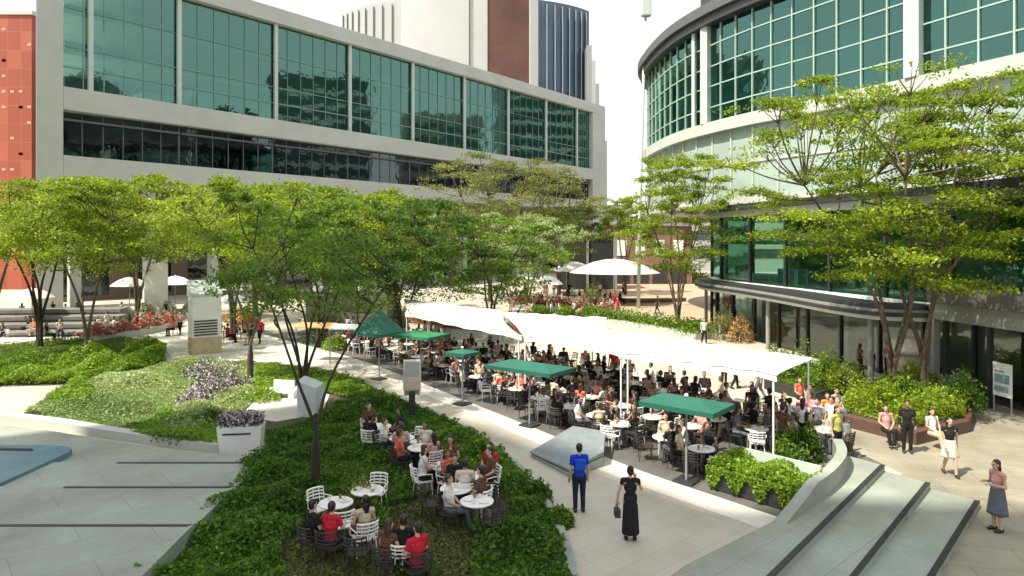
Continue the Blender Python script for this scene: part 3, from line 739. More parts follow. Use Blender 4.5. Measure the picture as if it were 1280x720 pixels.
# foreground forked tree
x, y = T(394, 612)
tree('slender_tree', x, y, 7.2, 2.7, 5.0, 21, L_mid, M_barkd, 'thin dark forked tree rising from the central garden', pads=15, per=380, ls=.12, stems=2, tr=.085, fork=1.5, prof=umb, spread=.95, padr=.36)
x, y = T(313, 480)
tree('garden_tree', x, y, 9.6, 4.8, 5.8, 22, L_bright, M_bark, 'slim forked garden tree left of the white court boxes', pads=30, per=620, ls=.16, stems=2, tr=.12, fork=2.0, prof=umb, spread=.55)
x, y = T(380, 516)
tree('garden_tree', x, y, 8.9, 4.2, 4.4, 23, L_mid, M_barkd, 'many stemmed garden tree beside the tall white box', pads=26, per=560, ls=.15, stems=5, tr=.085, prof=umb, spread=.5)
x, y = T(108, 452)
tree('garden_tree', x, y, 10.2, 6.0, 5.8, 24, L_bright, M_bark, 'broad bright garden tree standing in the left lawn', pads=38, per=640, ls=.18, stems=3, tr=.15, fork=1.2, prof=umb)
x, y = T(50, 436)
tree('garden_tree', x, y, 10.6, 6.4, 5.4, 25, L_bright, M_barkd, 'leafy many trunked tree at the far left by the seating steps', pads=36, per=620, ls=.19, stems=5, tr=.13, prof=umb)
tree('garden_tree', -19.5, 47.5, 10.6, 5.6, 6.2, 26, L_bright, M_bark, 'bright umbrella shaped tree behind the white kiosk', pads=34, per=600, ls=.18, stems=3, tr=.14, prof=umb)
tree('garden_tree', -12.6, 44.5, 10.2, 5.4, 4.6, 27, L_bright, M_barkd, 'dense tree spreading above the end of the white kiosk path', pads=34, per=600, ls=.18, stems=3, tr=.14, prof=umb)
tree('garden_tree', -7.2, 45, 9.8, 5.6, 3.3, 28, L_dark, M_barkd, 'dark low branched tree at the far end of the cafe terrace', pads=38, per=620, ls=.18, stems=3, tr=.14, prof=umb)
tree('garden_tree', -1.6, 50, 8.6, 5.6, 3.0, 29, L_mid, M_barkd, 'spreading dark tree with flat tiers behind the long white awning', pads=34, per=640, ls=.19, stems=3, tr=.14, prof=umb, flat=.8)
tree('garden_tree', -9.5, 56, 10.4, 6.5, 4.5, 30, L_bright, M_bark, 'bright crowned tree behind the dark terrace trees', pads=34, per=560, ls=.21, stems=3, tr=.15, prof=umb)
for i, (x, y, h, rd, lab) in enumerate(((-44, 58, 12.6, 7.5, 'tall green tree touching the red building in the view'), (-33, 60, 12.4, 7, 'green tree of the back row in front of the grey pier'),
        (-23, 61, 12.2, 7, 'green tree of the back row above the flower terraces'), (-14, 64, 11.8, 7, 'green tree of the back row beyond the grey stall wall'), (-52, 52, 11.5, 7, 'dark tree at the very edge of the view on the left'))):
    tree('row_tree', x, y, h, rd, 5.6, 40 + i, L_bright, M_bark, lab, group='trees in a row below the long grey building', pads=30, per=560, ls=.25, stems=3, tr=.18, prof=umb)
tree('tall_tree', -2.5, 78, 16.4, 8.5, 7.5, 50, L_yel, M_bark, 'tall yellowish tree in front of the grey building corner', pads=44, per=420, ls=.24, stems=4, tr=.2, prof=umb, flat=.9)
tree('tall_tree', 5.8, 84, 15.5, 6.5, 5.5, 51, L_yel, M_bark, 'yellow green tree before the end pier of the long building', pads=34, per=420, ls=.24, stems=4, tr=.2, prof=umb)
tree('garden_tree', 1.5, 66, 9.5, 5.5, 4.0, 52, L_var, M_bark, 'pale leaved tree above the white parasols', pads=26, per=560, ls=.2, stems=3, tr=.14, prof=umb)
tree('garden_tree', 14.6, 88, 11.8, 4.6, 7.2, 53, L_bright, M_bark, 'round green tree beyond the round white tent', pads=26, per=520, ls=.24, stems=3, tr=.16)
tree('garden_tree', 7.2, 88, 11.4, 5, 7.4, 54, L_mid, M_bark, 'dark green tree over the dark glass pavilion', pads=26, per=520, ls=.24, stems=3, tr=.16)
tree('plaza_tree', 12.4, 51, 13.4, 5.0, 4.6, 31, L_bright, M_bark, 'many stemmed light green tree between mast and round building', pads=54, per=620, ls=.17, stems=7, tr=.11, spread=.42, padr=.24)
x, y = T(1118, 507)
tall = lambda f: .55 + .75 * f if f < .5 else 1.0 - .55 * (f - .5)
tree('courtyard_tree', x - .1, y, 13.9, 6.6, 4.9, 32, L_bright, M_bark, 'large airy tree with tiers over the raised planting bed', pads=72, per=560, ls=.15, stems=4, tr=.13, spread=.38, padr=.21, flat=.75, lean=(-1.4, .4), prof=tall)
x, y = T(1153, 510)
tree('courtyard_tree', x + .1, y, 13.2, 5.2, 6.4, 33, L_bright, M_bark, 'twin stemmed tall tree at the entrance side of the planting bed', pads=50, per=520, ls=.15, stems=3, tr=.13, spread=.5, padr=.22, flat=.75, lean=(1.4, -1.2), prof=tall)

# ------------------------------------------------------------------ shrubs and flowers
def shrub(name, x, y, rx, ry, h, m, n, ls, label, cat='shrub', z=0, group=None, seed=None, rz=0):
    rg = np.random.default_rng(seed or int(abs(x * 31 + y * 17) * 10)); root = empty(name, (x, y, z), rz, label, cat, group)
    u = rg.normal(size=(n, 3)); u /= np.linalg.norm(u, axis=1)[:, None]; u[:, 2] = np.abs(u[:, 2])
    f = 1 + .22 * np.sin(u[:, 0] * 5 + 1) * np.cos(u[:, 1] * 6) + rg.normal(size=n) * .09
    r = rg.uniform(.55, 1, n) ** .5 * f
    C = u * r[:, None] * [rx, ry, h]
    leaf_obj('foliage', C, ls, m, rg, root, flat=.2)
    b = MB()
    for k in range(7):
        a = k * .9; b.tube([(0.05 * math.cos(a), .05 * math.sin(a), 0), (rx * .4 * math.cos(a), ry * .4 * math.sin(a), h * .65)], [.02, .008], 4)
    b.build('stem', M_barkd, root)
    return root
def strip_bed(name, P, wd, h, lm, label, seed, n, ls=.12, wall=None, zh=.45, cat='flower bed'):
    """a low walled bed along a line with plants growing over it"""
    o = P[0]; root = empty(name, (o.x, o.y, 0), 0, label, cat); Q = catmull([Vector((p.x - o.x, p.y - o.y)) for p in P], 5); A = offset(Q, -wd / 2); B = offset(Q, wd / 2)
    b = MB()
    for i in range(len(Q) - 1): b.prism([A[i], A[i + 1], B[i + 1], B[i]], 0, zh)
    b.build('trough', wall or M_conc, root)
    rg = np.random.default_rng(seed); k = rg.integers(0, len(Q) - 1, n); t = rg.uniform(0, 1, n)
    Qa = np.array([tuple(q) for q in Q]); c = Qa[k] * (1 - t)[:, None] + Qa[k + 1] * t[:, None]; c += rg.uniform(-wd / 2, wd / 2, (n, 2)) * 1.05
    z = zh + h * rg.uniform(0, 1, n) * (.6 + .4 * np.sin(c[:, 0] * 3 + c[:, 1] * 2))
    leaf_obj('plants', np.stack([c[:, 0], c[:, 1], z], 1), ls, lm, rg, root, flat=.2)
    return root
strip_bed('flower_bed', [G(112, 428), G(165, 419), G(215, 408)], 1.6, .8, L_redf, 'long bed of red flowers in front of the flower terraces', 1, 4500, .2)
strip_bed('flower_bed', [G(120, 408), G(180, 400), G(245, 397)], 1.8, 1.1, L_whif, 'upper bed of cream flowers behind the red ones', 2, 5000, .24)
strip_bed('flower_bed', [G(445, 402), G(495, 408), G(548, 414)], 1.0, 1.2, L_orgf, 'bed of orange flowers under the far end of the white awning', 3, 4200, .2)
strip_bed('flower_bed', [G(556, 416), G(600, 421), G(650, 428)], 1.0, 1.0, L_redf, 'bed of red flowers under the middle of the white awning', 4, 4200, .18)
strip_bed('planted_bed', [G(668, 402), G(760, 404), G(880, 424)], 1.6, 1.0, L_mid, 'low hedge bed between the white awning and the sandy plaza', 5, 9000, .2)
strip_bed('planted_bed', [G(640, 384), G(700, 388), G(760, 392)], 1.4, .9, L_redf, 'mixed red bed below the white parasols', 6, 4500, .22)
strip_bed('planted_bed', [G(800, 352), G(850, 352), G(885, 354)], 5, 1.2, L_mid, 'clipped green bed behind the sandy plaza', 7, 5000, .35)
strip_bed('planted_bed', [G(250, 404), G(290, 410), G(320, 416)], 1.2, 1.2, L_orgf, 'bed of orange flowers just right of the tall white kiosk', 8, 3200, .2)
# central purple and white flower heap beside the court
k = 0
for (px, py, rx, h, m, lab) in ((252, 468, .9, 1.0, L_purp, 'dark purple flowering shrub topmost in the garden flower group'), (276, 462, .9, .9, L_whif, 'cream flowering shrub beside the dark purple one'),
        (262, 486, .9, 1.0, L_purp, 'purple and white flowering shrub in the middle of the flower group'), (290, 480, .8, .8, L_purp, 'purple shrub nearest the slim forked tree'),
        (244, 500, .8, .7, L_purp, 'low purple and white shrub at the shady lower end of the group'), (262, 520, .7, .5, L_dark, 'dark green shrub between flower group and white planter box'), (330, 492, .8, .6, L_lime, 'lime green shrub behind the garden court')):
    g = G(px, py + 10); shrub('flowering_shrub', g.x, g.y, rx, rx, h, m, 1300, .12, lab)
for i, (px, py, rx, h, m, lab) in enumerate(((352, 640, .6, .7, L_dark, 'dark round shrub touching the platform edge'), (325, 592, .7, .7, L_dark, 'dark shrub beneath the platform corner'), (300, 690, .7, .6, L_cov, 'low green shrub beside the lower end of the platform edge'),
        (452, 652, .45, 1.0, L_yel, 'yellow flowering shrub next to the white garden table'), (470, 662, .4, .6, L_cov, 'small green shrub beside the yellow flowering one'), (600, 575, .4, .7, L_cov, 'leafy shrub at the path side of the garden'), (672, 625, .4, .5, L_dark, 'small dark shrub leaning over the kerb'),
        (520, 735, .45, .7, L_dark, 'dark spiky shrub at the bottom of the clearing'), (700, 655, .35, .4, L_cov, 'small shrub spilling to the kerb by the path'))):
    g = G(px, py); shrub('garden_shrub', g.x, g.y, rx, rx, h, m, 900, .11, lab)
# raised planting beds at right
def raised(name, P, label, hh, wallm, fol, seed, n, h=.5, ls=.14):
    c = sum((Vector((p.x, p.y)) for p in P), Vector((0, 0))) / len(P); root = empty(name, (c.x, c.y, 0), 0, label, 'planting bed'); Q = [(p.x - c.x, p.y - c.y) for p in P]
    b = MB(); b.prism(Q, 0, hh); b.build('wall', wallm, root, bevel=.03); q2 = [(x * .93, y * .9) for x, y in Q]
    b = MB(); b.prism(q2, hh, hh + .02); b.build('soil', M_soil, root)
    rg = np.random.default_rng(seed); x, y = scatter(q2, n, rg); z = hh + .05 + hfun(x, y, h, 1.6, seed).clip(.05) * rg.uniform(0, 1, n)
    leaf_obj('plants', np.stack([x, y, z], 1), ls, fol, rg, root, flat=.25); return root
M_rwall = mat('dark_red_stone', (.12, .065, .05), .6, (.08, .04, .035), 2)
raised('raised_bed', [G(1046, 531), G(1145, 557), G(1212, 541), G(1222, 512), G(1150, 487), G(1060, 497)], 'raised bed with dark red stone edge round the two courtyard trees', .45, M_rwall, L_bright, 61, 11000, .7)
raised('raised_bed', [G(955, 486), G(1020, 505), G(1062, 490), G(1010, 465), G(965, 467)], 'raised bed of lush plants beside the tip of the white awning', .45, M_black, L_mid, 62, 7000, 1.1)
for i, (px, py, rx, h, m, lab) in enumerate(((1165, 528, .9, .9, L_lime, 'lime green shrub at the near corner of the raised bed'), (1100, 522, .8, 1.0, L_bright, 'bright shrub at the foot of the left courtyard tree'), (1060, 500, .9, 1.3, L_bright, 'bright arching shrub near the raised bed corner'),
        (1205, 525, .7, 1.5, L_dark, 'dark tall shrub at the right end of the raised bed'), (1130, 515, .8, 1.1, L_mid, 'green shrub between the courtyard trunks'), (1035, 490, .8, 1.5, L_lime, 'lime shrub with broad leaves behind the seated people'), (985, 480, .7, 1.3, L_mid, 'green shrub at the left end of the lush bed'), (1195, 505, .6, .9, L_whif, 'white flowering shrub near the entrance portal'),
        (1000, 600, .55, .9, L_dark, 'dark palm like shrub by the curved parapet'), (985, 575, .45, .9, L_mid, 'small green shrub behind the hanging planter'), (1010, 575, .4, 1.1, L_dark, 'dark leafy shrub among the last terrace tables'), (420, 437, .8, .9, L_lime, 'lime green shrub at the start of the cafe terrace'), (395, 428, 1.0, 1.1, L_dark, 'dark shrub by the grey stall wall'), (740, 352 + 35, 1.1, 2.6, L_mid, 'upright green shrub before the round white tent'), (905, 425, .9, 2.2, L_yel, 'yellow leaved shrub at the podium column'), (925, 428, .8, 1.8, L_orgf, 'orange tinted shrub under the canopy tip'))):
    g = G(px, py); shrub('plaza_shrub', g.x, g.y, rx, rx, h, m, 1200, .13, lab, z=.4 if 1030 < px < 1215 else 0)
# hanging planter box at the path
pb = empty('hanging_planter', G(955, 622), R(-47), 'dark planter trough with lime green leaves hanging over it', 'planter')
b = MB(); b.box(-1.35, 1.35, -.5, .5, 0, .62); b.build('trough', M_black, pb, bevel=.03)
rg = np.random.default_rng(70); n = 4200; u = rg.uniform(-1, 1, (n, 2)); C = np.stack([u[:, 0] * 1.4, u[:, 1] * .55, .62 + rg.uniform(0, .3, n) * (1 + .5 * np.sin(u[:, 0] * 7))], 1)
n2 = 2200; e = rg.uniform(-1.4, 1.4, n2); dz = rg.uniform(0, 1, n2) ** 1.6 * (.35 + .25 * np.sin(e * 9)); C2 = np.stack([e, -.55 - rg.uniform(0, .08, n2), .66 - dz], 1)
leaf_obj('plants', np.concatenate([C, C2]), .11, L_lime, rg, pb, flat=.2)
b = MB(); b.box(-1.3, 1.3, .52, .58, .7, 1.05); 
for x in (-1.3, 0, 1.25): b.box(x, x + .05, .53, .57, 0, .7)
b.build('rail', M_wframe, pb)

# ------------------------------------------------------------------ street things
k = empty('notice_kiosk', G(256, 441), R(38), 'tall white kiosk with grey louvres and tan base on the path', 'kiosk')
part('body', [(-.85, .85, -.55, .55, 1.0, 3.55)], M_white, k, .03); part('base', [(-.86, .86, -.56, .56, 0, .99)], mat('tan_panel', (.55, .44, .26), .6), k, .02)
b = MB(); b.prism([(-.9, -.6), (.9, -.6), (.9, .6), (-.9, .6)], 3.552, [3.7, 3.7, 4.5, 4.5]); b.build('cap', M_wframe, k)
b = MB()
for i in range(6): b.box(-.75, .6, -.60, -.552, 1.15 + i * .17, 1.23 + i * .17)
b.build('louvre', M_dark, k); b = MB()
for i in range(6): b.box(.852, .87, -.45 + .3 * (i % 3), -.25 + .3 * (i % 3), 1.3 + .35 * (i // 3), 1.5 + .35 * (i // 3))
b.build('notice', mat('notice_blue', (.20, .26, .42), .5), k)
k = empty('sign_tower', G(236, 392) + Vector((-1, -4, 0)), R(20), 'slim white sign tower with a gable top behind the kiosk', 'sign')
part('body', [(-.9, .9, -.4, .4, 0, 4.2)], M_white, k, .03); b = MB(); b.prism([(-.9, -.4), (.9, -.4), (.9, .4), (-.9, .4)], 4.2, [4.3, 5.5, 5.5, 4.3]); b.build('gable', M_white, k)
k = empty('light_box_sign', G(515, 524), R(12), 'pale light box sign on a dark post at the garden edge', 'sign')
part('post', [(-.12, .12, -.1, .1, 0, 1.1)], M_black, k, .02); part('bracket', [(-.3, .3, -.05, .05, .95, 1.12)], M_grey, k)
b = MB(); b.prism([(-.34, -.13), (.34, -.13), (.34, .13), (-.34, .13)], 1.13, 2.32); b.build('box', mat('aged_white', (.60, .57, .50), .5), k, bevel=.04)
part('face', [(-.26, .26, -.15, -.133, 1.7, 2.25)], M_inner2, k); part('lower_face', [(-.26, .26, -.15, -.133, 1.2, 1.64)], mat('peach_panel', (.62, .50, .38), .5), k)
k = empty('white_cabinet', G(388, 522), R(-14), 'plain pale blue white cabinet with sloping top by the court', 'cabinet')
b = MB(); b.prism([(-.42, -.3), (.42, -.3), (.42, .3), (-.42, .3)], 0, [1.5, 1.25, 1.35, 1.6]); b.build('body', mat('blue_white', (.62, .68, .70), .5), k, bevel=.03); part('plinth', [(-.45, .45, -.33, .33, 0, .1)], M_grey, k)
k = empty('white_bench', G(352, 499), R(-10), 'low white bench with a dark slot on the garden court', 'bench')
part('seat', [(-.75, .75, -.3, .3, .32, .46)], M_white, k, .03); part('leg', [(-.7, -.45, -.27, .27, 0, .32)], M_white, k); part('leg', [(.45, .7, -.27, .27, 0, .32)], M_white, k); part('backrest', [(-.5, .5, .2, .28, .47, .8)], M_white, k, .02)
k = empty('planter_box', G(302, 571), R(8), 'white tapered planter box with a dark slot and purple flowers', 'planter')
b = MB(); b.prism([(-.62, -.3), (.62, -.3), (.62, .3), (-.62, .3)], 0, 1.05); b.v = [(x * (1.12 if z > 1 else .94), y * (1.1 if z > 1 else .9), z) for x, y, z in b.v]; b.build('box', M_white, k, bevel=.02)
part('slot', [(-.5, .36, -.345, -.32, .80, .85)], M_dark, k)
rg = np.random.default_rng(77); n = 1500; C = np.stack([rg.uniform(-.66, .66, n), rg.uniform(-.36, .36, n), 1.05 + rg.uniform(0, .38, n)], 1); leaf_obj('plants', C, .11, L_purp, rg, k, flat=.2)
# folded low form on the path
g = G(708, 580); k = empty('granite_block', (g.x, g.y, 0), R(0), 'low faceted grey granite block lying on the path', 'sculpture')
Pb = [G(662, 571), G(712, 597), G(755, 583), G(757, 562), G(716, 556)]; Pb = [(p.x - g.x, p.y - g.y) for p in Pb]
b = MB(); b.prism([(x * .97, y * .97) for x, y in Pb], 0, [.08, .12, .30, .42, .38]); b.build('lower_layer', M_plinth, k, bevel=.02)
b = MB(); b.prism(Pb, [.12, .17, .34, .46, .42], [.17, .24, .46, .62, .66]); b.build('upper_layer', mat('blue_granite', (.20, .23, .24), .45, (.14, .17, .18), 3), k, bevel=.02)
# mast and poles
k = empty('flood_light_mast', (13.0, 70, 0), 0, 'very tall slim pale mast between the two buildings', 'mast')
b = MB(); b.tube([(0, 0, 0), (.2, 0, 12), (.75, 0, 30)], [.20, .18, .16], 10); b.build('pole', M_wframe, k, smooth=True)
part('lamp_head', [(.3, 1.3, -.4, .4, 30, 34)], M_wframe, k, .1)
k = empty('grey_stall', (-12.6, 52.5, 0), R(-4), 'plain grey stall wall with pale boxes along its top', 'stall')
part('wall', [(-3.4, 3.0, 0, 2.4, 0, 2.95)], mat('taupe', (.17, .155, .13), .8, (.13, .12, .10), .4), k)
for i in range(4): part('roof_box', [(-3.1 + i * 1.6, -2.0 + i * 1.6, .1, .9, 2.97, 3.35)], M_white, k, .05)
for i, (px, py, m, lab) in enumerate(((395, 419, mat('orange_cloth', (.6, .33, .15), .7), 'flat orange awning over the first terrace seats'), (438, 421, M_canvas, 'flat white awning over the first terrace seats'))):
    g = G(px, py - 11, 2.0); k = empty('flat_awning', (g.x, g.y, 0), R(-8), lab, 'awning'); b = MB(); b.prism([(-1.1, -.5), (1.1, -.5), (1.1, .5), (-1.1, .5)], [1.95, 1.95, 2.1, 2.1], [2.0, 2.0, 2.16, 2.16]); b.build('cloth', m, k)
    for x in (-1, 1): b = MB(); b.tube([(x, -.45, 0), (x, -.45, 1.95)], .025, 6); b.build('pole', M_grey, k)
for i, (x, lab) in enumerate(((1052, 'leftmost'), (1062, 'middle'), (1073, 'rightmost'))):
    g = G(x, 566 + i * 3); k = empty('bollard', (g.x, g.y + .6, 0), 0, f'{lab} of the three short posts beyond the parapet', 'bollard', 'short posts beyond the parapet')
    b = MB(); b.lathe([(.09, 0), (.09, .6), (.07, .7), (.035, .85), (.035, .95)], seg=10); b.build('post', (mat('pale_yellow', (.6, .58, .3), .5), M_white, mat('moss', (.12, .17, .08), .6))[i], k, smooth=True)
    b = MB(); b.lathe([(.04, .951), (.045, 1.0), (.02, 1.03)], seg=10); b.build('cap', M_dark, k)
# seating steps far left
M_step = mat('shaded_step', (.20, .195, .18), .8, (.13, .125, .115), 1.2)  # dark grey carries the shade on the seating steps in its colour
k = empty('seating_steps', G(40, 415), R(6), 'long grey seating steps beyond the left lawn', 'steps')
for i in range(4): part('tread', [(-16, 7.5 - i * .6, 1.5 * i - 3, 1.5 * i - 1.5, 0, .35 + .4 * i)], M_step, k, .03); part('riser_gap', [(-15.9, 7.4 - i * .6, 1.5 * i - 3.02, 1.5 * i - 3.003, .05 + .4 * max(0, i - 1) + (.33 if i else 0), .15 + .4 * max(0, i - 1) + (.33 if i else 0))], M_dark, k)
k = empty('curved_bench', G(806, 378), R(4), 'low curved stone bench on the sandy plaza', 'bench')
P = catmull([Vector((-4, .6)), Vector((-1.5, -.2)), Vector((1.5, -.2)), Vector((5, .8))], 6); Q = offset(P, .6); b = MB()
for i in range(len(P) - 1): b.prism([P[i], P[i + 1], Q[i + 1], Q[i]], .0, .34)
b.build('base', M_tile, k); P = offset(P, -.08); Q = offset(Q, .08); b = MB()
for i in range(len(P) - 1): b.prism([P[i], P[i + 1], Q[i + 1], Q[i]], .345, .45)
b.build('seat', M_plaza, k)
k = empty('domed_booth', G(1150, 497) + Vector((.6, 1.9, 0)), 0, 'round beige domed booth behind the courtyard trunks', 'booth')
b = MB(); b.lathe([(.85, 0), (.85, 1.7)], seg=24); b.build('wall', mat('beige', (.42, .33, .24), .7), k, smooth=True)
b = MB(); b.lathe([(.95, 1.71), (.93, 1.95), (.78, 2.2), (.45, 2.38), (.1, 2.43)], seg=24); b.build('dome', mat('cream', (.68, .62, .50), .6), k, smooth=True)

# ------------------------------------------------------------------ awnings and parasols
def sail(name, c4, zc, bulge, label, posts=(0, 1, 2, 3), n=14):
    cx = sum(p[0] for p in c4) / 4; cy = sum(p[1] for p in c4) / 4
    k = empty(name, (cx, cy, 0), 0, label, 'awning', 'white awnings over the cafe terrace')
    A, B_, C_, D_ = [Vector((p[0] - cx, p[1] - cy)) for p in c4]; b = MB()
    def pt(u, v, dz):
        p = (A * (1 - u) + B_ * u) * (1 - v) + (D_ * (1 - u) + C_ * u) * v
        e = 4 * u * (1 - u); g_ = 4 * v * (1 - v)
        ctr = Vector((0, 0)); p = p + (ctr - p) * .06 * (e * (1 - g_) + g_ * (1 - e))
        z = zc + bulge * (.75 * math.sin(PI * u) ** .8 * math.sin(PI * v) ** .8)  - .07 * (1 - e) * g_ + .05 * math.sin(5 * PI * u) ** 2 * (1 - g_) + .02 * math.sin(9 * u + 4 * v)
        return (p.x, p.y, z + dz)
    for j in range(n + 1):
        for i in range(n * 2 + 1): b.v.append(pt(i / (2 * n), j / n, 0))
    W_ = 2 * n + 1
    for j in range(n):
        for i in range(2 * n): a = j * W_ + i; b.f.append((a, a + 1, a + W_ + 1, a + W_)); b.mi.append(0)
    o = b.build('canopy', M_canvas, k, smooth=True); sm = o.modifiers.new('thick', 'SOLIDIFY'); sm.thickness = .03
    b = MB()
    for i in range(2 * n):
        u0, u1 = i / (2 * n), (i + 1) / (2 * n)
        for v in (0,): p, q = pt(u0, v, -.035), pt(u1, v, -.035); b.quad(p, q, (q[0], q[1], q[2] - .16), (p[0], p[1], p[2] - .16))
    b.build('valance', M_canvas, k)
    b = MB()
    for q in range(1, 6): b.tube([pt(q / 6, v / 10, .035) for v in range(11)], .022, 4)
    b.tube([pt(u / 24, 0, 0) for u in range(25)], .03, 5); b.tube([pt(u / 24, 1, 0) for u in range(25)], .03, 5)
    b.build('seam', M_wplast, k)
    for i in posts:
        p = (A, B_, C_, D_)[i] * .97; b = MB(); b.tube([(p.x, p.y, 0), (p.x, p.y, zc + .02)], .032, 8); b.build('post', M_white, k)
    return k
sail('awning', [(-5.9, 37.6), (.4, 28.6), (-.6, 38.6), (-7.4, 46.5)], 2.95, .3, 'farthest white awning under the dark tree tiers')
sail('awning', [(.5, 28.3), (4.0, 24.4), (4.9, 35.2), (-.5, 37.8)], 2.95, .42, 'broad middle white awning behind the long green parasol')
sail('awning', [(4.05, 24.2), (7.9, 20.3), (10.2, 23.1), (3.6, 31.4)], 2.95, .3, 'nearest white awning ending in a point by the podium')
def parasol(name, x, y, z, wx, wy, rz, m, label, rise=.45, group=None, round_=False, pm=M_grey, tip=True):
    k = empty(name, (x, y, 0), rz, label, 'parasol', group); b = MB(); seg = 16 if round_ else 4
    if round_:
        pr = [(wx, z), (wx * .8, z + rise * .35), (wx * .5, z + rise * .75), (wx * .2, z + rise * .97), (.04, z + rise)]
        b.lathe(pr + [(.04, z + rise - .03), (wx * .5, z + rise * .72 - .02), (wx * .97, z - .01)], seg=seg)
    else:
        c = [(-wx, -wy, z), (wx, -wy, z), (wx, wy, z), (-wx, wy, z)]; rx = max(wx - wy, 0)
        a, d = (-rx, 0, z + rise), (rx + .001, 0, z + rise)
        b.quad(c[0], c[1], d, a); b.quad(c[1], c[2], d); b.quad(c[2], c[3], a, d); b.quad(c[3], c[0], a)
        for i in range(4): p, q = c[i], c[(i + 1) % 4]; b.quad((p[0], p[1], p[2] - .14), (q[0], q[1], q[2] - .14), q, p)
    o = b.build('canopy', m, k); sm = o.modifiers.new('thick', 'SOLIDIFY'); sm.thickness = .02
    b = MB(); b.tube([(0, 0, .06), (0, 0, z + rise - .02)], .035, 8); b.build('pole', pm, k)
    b = MB(); b.box(-.3, .3, -.3, .3, 0, .07); b.build('base', M_dark, k)
    if tip: b = MB(); b.ball((0, 0, z + rise + .05), .06); b.build('finial', M_white, k)
    b = MB()
    for i in range(8 if round_ else 4):
        a = 2 * PI * i / 8 if round_ else math.atan2((-wy, -wy, wy, wy)[i], (-wx, wx, wx, -wx)[i]); rr_ = wx * .95 if round_ else math.hypot(wx, wy) * .97
        b.tube([(0, 0, z + rise - .06), (rr_ * math.cos(a), rr_ * math.sin(a), z - .02)], .012, 4)
    b.build('rib', M_grey, k)
    return k
gg = 'green parasols over the cafe terrace'
def PG(px, py, z): g = G(px, py, z); return g.x, g.y
x, y = PG(858, 503, 2.3); parasol('green_parasol', x, y, 2.3, 1.15, .75, R(-40), M_greenc, 'large green parasol nearest the hanging planter', .16, gg)
x, y = PG(662, 456, 2.3); parasol('green_parasol', x, y, 2.25, 1.5, .8, R(-38), M_greenc, 'long green parasol in front of the middle awning', .18, gg)
x, y = PG(578, 438, 2.3); parasol('green_parasol', x, y, 2.25, .55, .5, R(-38), M_greenc, 'small green parasol left of the long green one', .12, gg)
x, y = PG(526, 410, 2.6); parasol('green_parasol', x, y, 2.3, 1.155, .9, R(-30), mat('bright_green_canvas', (.015, .18, .07), .7), 'brighter green parasol below the tip of the far awning', .15, gg)
x, y = PG(474, 412, 2.5); parasol('green_parasol', x, y, 2.4, 1.0, .9, R(-42), M_greenc, 'steep green parasol farthest along the terrace', 1.1, gg)
wg = 'white parasols around the plaza'
for (px, py, z, r, ri, m, lab) in ((657, 352, 2.9, 1.5, .9, M_canvas, 'left one of the two round white parasols behind the long awning'), (684, 355, 2.8, 1.5, .8, M_canvas, 'right one of the two round white parasols behind the long awning'),
        (162, 357, 2.6, 1.7, .8, M_canvas, 'white parasol over the upper flower terrace'), (40, 372, 2.6, 1.5, .7, mat('pink_canvas', (.75, .62, .55), .7), 'pale pink parasol between the left tree trunks'), (219, 355, 2.6, 1.7, .8, M_canvas, 'white parasol beside the slim sign tower'), (300, 362, 2.5, 1.6, .7, M_canvas, 'white parasol seen through the forked garden trees'), (290, 378, 2.4, 1.3, .6, M_canvas, 'small white parasol just right of the kiosk top')):
    x, y = PG(px, py, z); parasol('white_parasol', x, y, z, r, r, 0, m, lab, ri, wg, True)
x, y = PG(718, 334, 3.6); parasol('white_parasol', x, y, 3.3, 2.6, 2.2, R(10), M_canvas, 'square white parasol left of the round white tent', 1.0, wg)
x, y = PG(768, 335, 3.9); parasol('round_tent', x, y, 3.4, 5.0, 5.0, 0, mat('grey_canvas', (.55, .56, .53), .7), 'large round pale tent beside the tall mast', 1.5, None, True)

